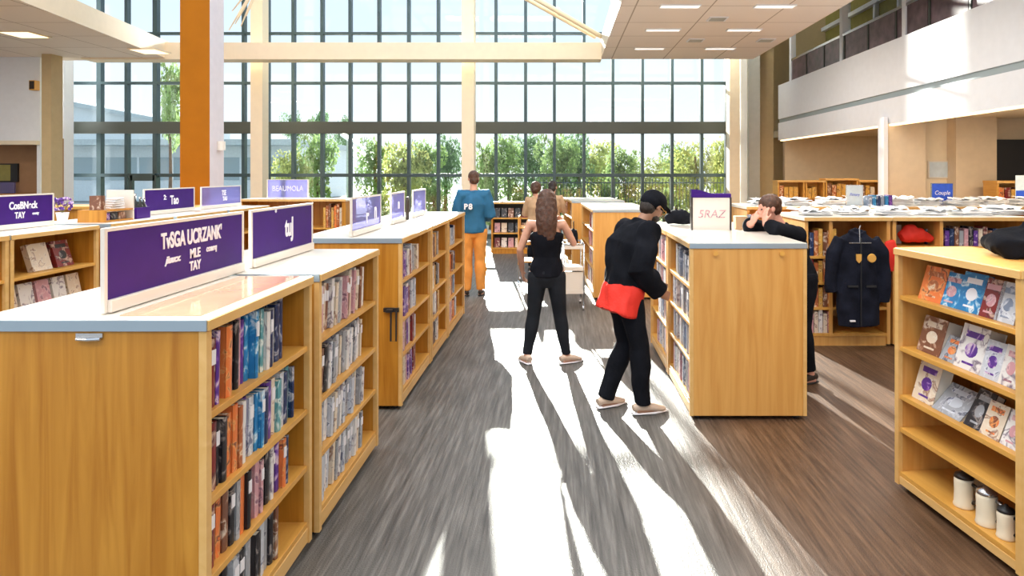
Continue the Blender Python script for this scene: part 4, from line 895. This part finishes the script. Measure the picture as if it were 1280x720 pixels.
def long_hair(b):
    H = q['Hc']
    b.tube([H + Vector((0, -.04, .03)), H + Vector((0, -.075, -.08)), H + Vector((.0, -.10, -.20)), H + Vector((.005, -.105, -.33)), H + Vector((.01, -.10, -.40))], [(.095, .07), (.105, .06), (.10, .05), (.08, .038), (.035, .02)], 16, side=(1, 0, 0))
cap_hair(wl, q, 'hair', 'hairbrown', extra=long_hair)
# --- man in black jacket and cap over a red top, beside the plain-ended case
# local frame: +y forward; rotated so that he faces the shelf
J = std(1.74, .18, .085, .10)
J.update(pelvis=(0, -.04, .93), chest=(0, .02, 1.235), neck=(0, .12, 1.41), head=(0, .215, 1.535), look=(-.10, .80, -.55), shL=(-.175, .07, 1.355), shR=(.175, .07, 1.355),
         elL=(-.20, .06, 1.07), wrL=(-.13, .27, .93), hdL=(-.11, .34, .90), elR=(.22, -.02, 1.08), wrR=(.19, .16, .90), hdR=(.17, .24, .87),
         hipL=(-.085, -.04, .89), hipR=(.085, -.04, .89), knL=(-.095, .03, .49), knR=(.11, .03, .49), anL=(-.11, -.14, .085), anR=(.13, .04, .085), toeL=(-.14, .01, .02), toeR=(.14, .20, .02))
mb_, V, q = person('man', (.52, 5.18, 0), R(-66), 'man in black cap and jacket over a red top browsing the shelves', J, 'skin2', .0075)
rt = top_wear(mb_, V, q, 'red_top', 'redcloth', .20, .022, False, voxel=.010, wrinkle=.02, skirt=.03, collar=False)
jk = top_wear(mb_, V, q, 'jacket', 'blackcloth', .015, .036, True, .95, voxel=.010, wrinkle=.024, arms=1.15, bulk=(.015, .03))
trousers(mb_, V, q, 'trousers', 'blackcloth', .016, .03, -.01, .009, .012, .006); shoes(mb_, V, 'shoe')
cap_hair(mb_, q, 'hair', 'hairdark', g=.006)
H = q['Hc']; b = MB(); b.ball(H + q['hu'] * .045 - q['fw'] * .008, (.093, .108, .082), 20, 14, rot=q['Rm']); b.ball(H + q['hu'] * .02 - q['fw'] * .03, (.090, .09, .07), 16, 12, rot=q['Rm'])
b.tube([H + q['hu'] * .045 + q['fw'] * .06, H + q['hu'] * .045 + q['fw'] * .12, H + q['hu'] * .035 + q['fw'] * .155], [(.075, .012), (.07, .009), (.045, .007)], 14, side=q['hs']); remesh(b, 'cap', 'blackcloth', .007, 2, .003, 20, mb_)
b = MB(); b.ball(H - q['hu'] * .075 + q['fw'] * .045, (.056, .055, .042), 14, 10, rot=q['Rm']); remesh(b, 'beard', 'hairdark', .007, 1, .004, 40, mb_)
b = MB()
for e in (-1, 1):
    c0 = H + q['hs'] * e * .034 + q['fw'] * .098 + q['hu'] * .004
    b.tube([c0 + q['hs'] * .024 * math.cos(a * .628) + q['hu'] * .018 * math.sin(a * .628) for a in range(11)], .0025, 6, caps=False); b.tube([c0 + q['hs'] * e * .024, H + q['hs'] * e * .083 + q['hu'] * .008], .002, 6)
b.tube([H + q['fw'] * .102 - q['hs'] * .01, H + q['fw'] * .102 + q['hs'] * .01], .0025, 6); b.build('glasses', 'gold', mb_)
# --- man in blue jumper at the end of the row
J = std(1.82, .18, .09, .10); J.update(elL=(-.235, -.01, 1.17), wrL=(-.17, .24, 1.12), elR=(.235, -.01, 1.17), wrR=(.17, .24, 1.12), look=(-.2, .95, -.2))
mc_, V, q = person('man', (-1.26, 9.95, 0), R(8), 'man in teal blue jumper and orange khaki trousers, back turned, by the row end', J, 'skin', .009)
top_wear(mc_, V, q, 'jumper', 'teal', .07, .034, True, .97, voxel=.011, wrinkle=.012, arms=1.1); trousers(mc_, V, q, 'trousers', 'khaki', .018, .03, -.01, .011, .014, .012); shoes(mc_, V, 'shoedark', 'black'); cap_hair(mc_, q, 'hair', 'hairbrown', g=.004, voxel=.008)
text('shoulder_print', 'R8', .11, 'letter', mc_, Matrix.Translation((-.08, -.172, 1.30)) @ Matrix.Rotation(math.pi / 2, 4, 'X'), .012, 1, 0, .004)
# --- two people beyond the woman
J = std(1.60, .15, .085, .09); J.update(elL=(-.20, .06, 1.03), wrL=(-.10, .22, 1.05), elR=(.20, .06, 1.03), wrR=(.1, .22, 1.05), look=(.1, .95, -.25))
me_, V, q = person('woman', (-.44, 12.35, 0), 0, 'person with round dark bob hair and tan jacket beyond the standing woman', J, 'skin', .010, True)
top_wear(me_, V, q, 'tan_jacket', 'tancloth', .12, .02, True, .95, voxel=.012); trousers(me_, V, q, 'trousers', 'blackcloth', .014, voxel=.012); shoes(me_, V, 'shoedark', 'black', voxel=.009)
cap_hair(me_, q, 'hair', 'hairbrown', g=.022, voxel=.009, low=.02)
J = std(1.62, .16, .085, .09); J.update(elR=(.22, .04, 1.06), wrR=(.24, .25, 1.16), look=(.1, .95, -.25))
mf_, V, q = person('man', (-.14, 12.75, 0), R(-6), 'person with short dark hair and bare arm beyond the standing woman', J, 'skin', .010)
top_wear(mf_, V, q, 'shirt', 'tancloth', .08, .016, True, .02, voxel=.012); trousers(mf_, V, q, 'trousers', 'blackcloth', .014, voxel=.012); shoes(mf_, V, 'shoedark', 'black', voxel=.009)
cap_hair(mf_, q, 'hair', 'hairdark', g=.008, voxel=.009)
# --- man leaning on the case top with his hands to his face (faces -x, a little towards the view)
J = std(1.72, .18, .09, .12)
J.update(pelvis=(0, -.06, .93), chest=(0, .03, 1.16), neck=(0, .13, 1.335), head=(0, .23, 1.49), look=(.22, .95, -.15), shL=(-.17, .08, 1.265), shR=(.17, .08, 1.265),
         elL=(-.19, .33, 1.335), wrL=(-.095, .345, 1.365), hdL=(-.07, .325, 1.45), elR=(.17, .33, 1.335), wrR=(.075, .355, 1.355), hdR=(.05, .325, 1.43), pnL=(0, -1, 0), pnR=(0, -1, 0), curlL=.35, curlR=.35,
         hipL=(-.09, -.06, .89), hipR=(.09, -.06, .89), knL=(-.1, -.03, .48), knR=(.1, -.04, .48), anL=(-.12, -.08, .085), anR=(.13, -.12, .085), toeL=(-.12, .06, .02), toeR=(.13, .02, .02))
md_, V, q = person('man', (2.01, 5.90, 0), R(108), 'man in black jumper leaning on the case top with hands over his face', J, 'skin3', .0075)
top_wear(md_, V, q, 'jumper', 'blackcloth', .08, .022, True, .6, voxel=.010, wrinkle=.014); trousers(md_, V, q, 'trousers', 'blackcloth', .016, voxel=.010); shoes(md_, V, 'shoedark', 'black'); cap_hair(md_, q, 'hair', 'hairbrown', g=.008, low=.005)
# ------------------------------------------------------------ exterior
struct(MB().box(-60, 60, WY + .25, 90, -.3, -.05).build('ground', mat('pale_paving', (.55, .55, .50), .8, var=.1, vscale=.5)))
struct(MB().box(-12, 40, 24, 34, -.05, .02).build('lawn', mat('lawn_green', (.30, .38, .12), .9, var=.3, vscale=1.5)))
def leafmat(name, c):
    m, nt, b = new_mat(name); nt.nodes.remove(b); out = nt.nodes['Material Output']
    d = nt.nodes.new('ShaderNodeBsdfDiffuse'); t = nt.nodes.new('ShaderNodeBsdfTranslucent'); mx = nt.nodes.new('ShaderNodeMixShader'); mx.inputs[0].default_value = .35
    geo = nt.nodes.new('ShaderNodeTexCoord'); n = nt.nodes.new('ShaderNodeTexNoise'); n.inputs['Scale'].default_value = 1.3; nt.links.new(geo.outputs['Object'], n.inputs['Vector'])
    r = ramp(nt, n.outputs['Fac'], [(.35, shade(c, .6)), (.65, shade(c, 1.4))])
    nt.links.new(r.outputs[0], d.inputs[0]); nt.links.new(r.outputs[0], t.inputs[0]); nt.links.new(d.outputs[0], mx.inputs[1]); nt.links.new(t.outputs[0], mx.inputs[2]); nt.links.new(mx.outputs[0], out.inputs[0]); return m
M['leafA'] = leafmat('leaf_mid', (.26, .36, .15)); M['leafB'] = leafmat('leaf_olive', (.38, .42, .16)); M['leafC'] = leafmat('leaf_dark', (.17, .27, .14)); M['bark'] = mat('bark', (.14, .09, .06), .9, var=.3)
def crown(seed, n=2600, rx=1, rz_=1, leaf=.11):
    r = random.Random(seed); b = MB(); blobs = []
    for i in range(16):
        a = r.uniform(0, 6.28); q_ = r.uniform(0, .62) ; blobs.append((Vector((q_ * math.cos(a) * rx, q_ * math.sin(a) * rx, r.uniform(-.55, .6) * rz_)), r.uniform(.25, .45)))
    for i in range(n):
        c, rr = r.choice(blobs); v = Vector((r.gauss(0, 1), r.gauss(0, 1), r.gauss(0, 1))).normalized() * rr * r.uniform(.7, 1.05); p = c + v
        u = Vector((r.gauss(0, 1), r.gauss(0, 1), r.gauss(0, 1))).normalized(); w = u.orthogonal().normalized(); s = leaf * r.uniform(.6, 1.3)
        b.add([p - u * s * .5, p + w * s * .28, p + u * s * .5, p - w * s * .28], [(0, 1, 2, 3)])
    return b
CR = {k: crown(i + 1).mesh('crown', m) for i, (k, m) in enumerate((('A', 'leafA'), ('B', 'leafB'), ('C', 'leafC')))}
def tree(x, Y, top, wid, k, label, group='trees beyond the window wall', name='tree', base=.0):
    t = empty(name, (x, Y, -.05), 0, label, name.split('_')[0] if name != 'tree' else 'tree', group); hh = top - base
    c = bpy.data.objects.new('crown', CR[k]); COL.objects.link(c); c.parent = t; c.location = (0, 0, base + hh * .52 + .05); c.scale = (wid / 2, wid / 2 * .8, hh * .56); c.rotation_euler[2] = (x * 7) % 6
    MB().tube([(0, 0, 0), (.05, 0, hh * .4), (-.03, .02, hh * .75 + base)], [.09, .07, .03], 8).build('trunk', 'bark', t); return t
TB = [(366, 27, 180, 2.4, 'B'), (395, 26, 168, 2.4, 'A'), (468, 27, 172, 2.4, 'A'), (505, 25, 168, 2.2, 'B'), (530, 28, 175, 2.6, 'A'), (556, 26, 170, 2.0, 'C'), (607, 27, 178, 1.6, 'A'), (635, 25, 168, 2.4, 'A'),
      (665, 27, 166, 2.6, 'C'), (695, 25, 168, 2.4, 'A'), (722, 27, 167, 2.4, 'C'), (750, 26, 168, 2.4, 'B'), (780, 27, 182, 2.4, 'A'), (812, 26, 188, 2.6, 'B'), (845, 25, 180, 2.4, 'A'), (870, 26, 166, 2.4, 'B'), (900, 25, 165, 2.4, 'B'), (930, 27, 168, 2.4, 'A')]
for i, (px, Y, py, w, k) in enumerate(TB):
    Y = 24.4 + (i % 3) * 2.3; w *= 1.05
    tree(PX(px, Y), Y, PZ(py, Y), w, k, f'{ {"A":"mid green","B":"yellow green","C":"dark green"}[k]} tree outside, {ordn[i]} along the window from the ochre column')
for i, (px, Y, py, w) in enumerate([(368, 60, 140, 3), (403, 69, 138, 3.4), (432, 60, 146, 2.4)]):
    tree(PX(px, Y), Y, PZ(py, Y), w, 'C', f'distant dark treetop showing above the window band, {ordn[i]} from the pale column', 'distant treetops', base=3)
tree(PX(212, 30), 30, PZ(76, 30), 1.8, 'A', 'slim tall tree just left of the ochre column outside the glass', None, base=2.4)
for i in range(14):
    px = 470 + i * 36; Y = 21.9 + (i % 2) * 1.0
    t = tree(PX(px, Y), Y, 1.15 + .15 * (i % 3), 1.1, 'B' if i % 2 else 'A', f'low {"yellow green" if i % 2 else "mid green"} shrub outside, {ordn[i]} along the foot of the window wall', 'low shrubs outside', 'shrub')
fe = empty('metal_fence', (PX(800, 21), 21, -.05), 0, 'dark metal bar fence outside the window wall by the right-hand row', 'fence')
b = MB()
for i in range(60): b.box(-3.2 + i * .105, -3.18 + i * .105, -.01, .01, 0, 1.65)
b.build('bars', 'mull', fe); MB().box(-3.2, 3.1, -.015, .015, 1.5, 1.54).box(-3.2, 3.1, -.015, .015, .1, .14).build('rail', 'mull', fe)
M['bld'] = mat('grey_render', (.62, .68, .72), .8, var=.05); M['bldd'] = mat('dark_window_band', (.30, .38, .42), .3); M['bldr'] = mat('grey_roof', (.42, .48, .50), .7, var=.1)
bd = empty('office_building', (PX(150, 40), 42, 0), 0, 'long low grey building with dark window band outside behind the ochre column', 'building')
MB().box(-9, 9.5, 0, 10, 0, 3.4).build('wall', 'bld', bd); MB().box(-9.6, 10, -1.4, 10, 3.4, 3.75).build('roof', 'bldr', bd); MB().box(-8.6, 9, -.05, .05, 1.3, 2.7).build('window_band', 'bldd', bd)
b = MB()
for i in range(9): b.box(-8.6 + i * 2.1, -8.45 + i * 2.1, -.08, .02, 1.3, 2.7)
b.build('mullions', 'bld', bd)
hb = empty('hillside_building', (PX(85, 70), 74, 0), 0, 'large grey building with a long sloping roof rising above the office building', 'building')
z1, z2 = PZ(127, 70), PZ(150, 70)
b = MB(); xw = PX(205, 70) - PX(85, 70); b.add([(-8, 0, 0), (xw, 0, 0), (xw, 0, z2 - .4), (-8, 0, z1 + 1), (-8, 10, 0), (xw, 10, 0), (xw, 10, z2 - .4), (-8, 10, z1 + 1)], [(0, 1, 2, 3), (7, 6, 5, 4), (1, 5, 6, 2), (0, 3, 7, 4)]); b.build('wall', 'bld', hb)
b = MB(); b.add([(-8, -1, z1 + 1), (xw, -1, z2 - .4), (xw, 10, z2 - .4), (-8, 10, z1 + 1), (-8, -1, z1 + 1.5), (xw, -1, z2), (xw, 10, z2), (-8, 10, z1 + 1.5)], [(0, 3, 2, 1), (4, 5, 6, 7), (0, 1, 5, 4), (1, 2, 6, 5), (2, 3, 7, 6), (3, 0, 4, 7)]); b.build('roof', 'bldr', hb)
cn = empty('sloping_canopy', (PX(455, 32), 32, 0), 0, 'sloping pale canopy between the trees outside the window wall', 'canopy')
a0, a1 = PX(425, 32) - PX(455, 32), PX(495, 32) - PX(455, 32)
for k in range(3):
    b = MB(); d = k * .5; b.add([(a0, 0 + k, PZ(166, 32) - d), (a1, 0 + k, PZ(212, 32) - d), (a1, .8 + k, PZ(212, 32) - d), (a0, .8 + k, PZ(166, 32) - d)] + [(a0, k, PZ(166, 32) - d - .15), (a1, k, PZ(212, 32) - d - .15), (a1, .8 + k, PZ(212, 32) - d - .15), (a0, .8 + k, PZ(166, 32) - d - .15)], [(0, 1, 2, 3), (7, 6, 5, 4), (0, 4, 5, 1), (1, 5, 6, 2), (2, 6, 7, 3), (3, 7, 4, 0)]); b.build('roof_slab', 'white', cn)
MB().tube([(a0 + .2, .5, 0), (a0 + .2, .5, PZ(168, 32) - .2)], .06, 8).tube([(a1 - .2, .5, 0), (a1 - .2, .5, PZ(210, 32) - .2)], .06, 8).build('post', 'bldr', cn)
# ------------------------------------------------------------ light
w = bpy.data.worlds.new('world'); scene.world = w; w.use_nodes = True; nt = w.node_tree; bgn = nt.nodes['Background']
tc = nt.nodes.new('ShaderNodeTexCoord'); sx = nt.nodes.new('ShaderNodeSeparateXYZ'); nt.links.new(tc.outputs['Generated'], sx.inputs[0])
rp = ramp(nt, sx.outputs['Z'], [(0, (.90, .94, .96)), (.08, (.80, .88, .95)), (.2, (.66, .78, .90)), (.4, (.60, .75, .93)), (1, (.55, .72, .95))]); nt.links.new(rp.outputs[0], bgn.inputs[0]); bgn.inputs[1].default_value = 1.3
el, az = R(16.3), R(7.6)
sd_ = Vector((-math.sin(az) * math.cos(el), math.cos(az) * math.cos(el), math.sin(el)))
L = bpy.data.lights.new('sun', 'SUN'); L.energy = 23; L.angle = R(.6); L.color = (1, .95, .86); o = bpy.data.objects.new('sun', L); COL.objects.link(o); o.rotation_euler = sd_.to_track_quat('Z', 'Y').to_euler()
def area(name, loc, rot, sx_, sy_, e, c):
    L = bpy.data.lights.new(name, 'AREA'); L.shape = 'RECTANGLE'; L.size = sx_; L.size_y = sy_; L.energy = e; L.color = c
    o = bpy.data.objects.new(name, L); COL.objects.link(o); o.location = loc; o.rotation_euler = rot; return o
warm = (1, .94, .86)
for y in (12.6, 9.1, 5.5, 2, -1.5): area('ceiling_fill', (2.7, y, 4.38), (0, 0, 0), 2.4, .5, 75, warm)  # area lights at the recessed fixtures, with added fill rows towards the camera
for y in (12, 8, 4, 0, -3): area('ceiling_fill', (-10.5 + (12 - y) * .1, y, 4.38), (0, 0, 0), 2, .6, 90, warm)  # fill rows added under the angled ceiling, more than its downlights
for y in (-3.5, 1, 5): area('roof_fill', (-2.8, y, 9.0), (0, 0, 0), 5, 1, 330, (1, .95, .88))  # added fill high under the roof, no fixture there
for y in (15, 12.8, 9.5, 6): area('alcove_lamp', (7.0, y, 2.66), (0, 0, 0), 2, .4, 42, (1, .80, .55))
# only the 300 books that show largest stay individual; the rest is one object
allb = [o for o in bpy.data.objects if o.parent is None and o.get('category') == 'book']
def seen_size(o):
    p = o.matrix_basis.translation
    bb = [Vector(c) for c in o.bound_box]; dm = (bb[6] - bb[0]) if o.type == 'MESH' else Vector((.04, .15, .2))
    turned = abs(math.sin(o.rotation_euler.z)) > .7 or o.type == 'EMPTY'
    k = 1 if turned else max(.08, abs(p.x + (0 if p.x < 0 else 0)) / p.y)
    return dm.z * max(dm.y, .01) * k / p.y ** 2
allb.sort(key=seen_size, reverse=True)
rest = [o for o in allb[296:] if o.type == 'MESH']
mb = MB(); mats = []; 
for o in rest:
    me = o.data; mm = me.materials[0]
    if mm not in mats: mats.append(mm)
    k = len(mb.v); mw = o.matrix_basis
    mb.v += [mw @ v.co for v in me.vertices]; mb.f += [tuple(i + k for i in p.vertices) for p in me.polygons]; mb.mi += [mats.index(mm)] * len(me.polygons)
for o in rest:
    for c in list(o.children): bpy.data.objects.remove(c)
    bpy.data.objects.remove(o)
fb = mb.build('far_books', mats); fb['kind'] = 'stuff'; tag(fb, 'many small distant books filling the far shelves and wall bookcases', 'books')
print('INDIVIDUAL', len(allb) - len(rest), 'REST', len(rest))
bpy.data.scenes.remove(TMP)
# camera
cam = bpy.data.cameras.new('camera'); co = bpy.data.objects.new('camera', cam); COL.objects.link(co); co.location = (0, 0, CH); co.rotation_euler = (math.pi / 2, 0, 0)
cam.sensor_width = 36; cam.lens = F / 1280 * 36; cam.shift_x = -(CX - 640) / 1280; cam.shift_y = (CY - 360) / 1280; cam.clip_end = 300
scene.camera = co
vs = scene.view_settings; vs.view_transform = 'Standard'; vs.look = 'None'; vs.gamma = 1; vs.exposure = 0.08; vs.use_curve_mapping = False
scene.cycles.use_denoising = True; scene.cycles.max_bounces = 8; scene.cycles.transparent_max_bounces = 16; scene.cycles.sample_clamp_indirect = 6
scene.cycles.caustics_reflective = False; scene.cycles.caustics_refractive = False
print('BOOKS', NB[0], 'OBJS', len(bpy.data.objects))
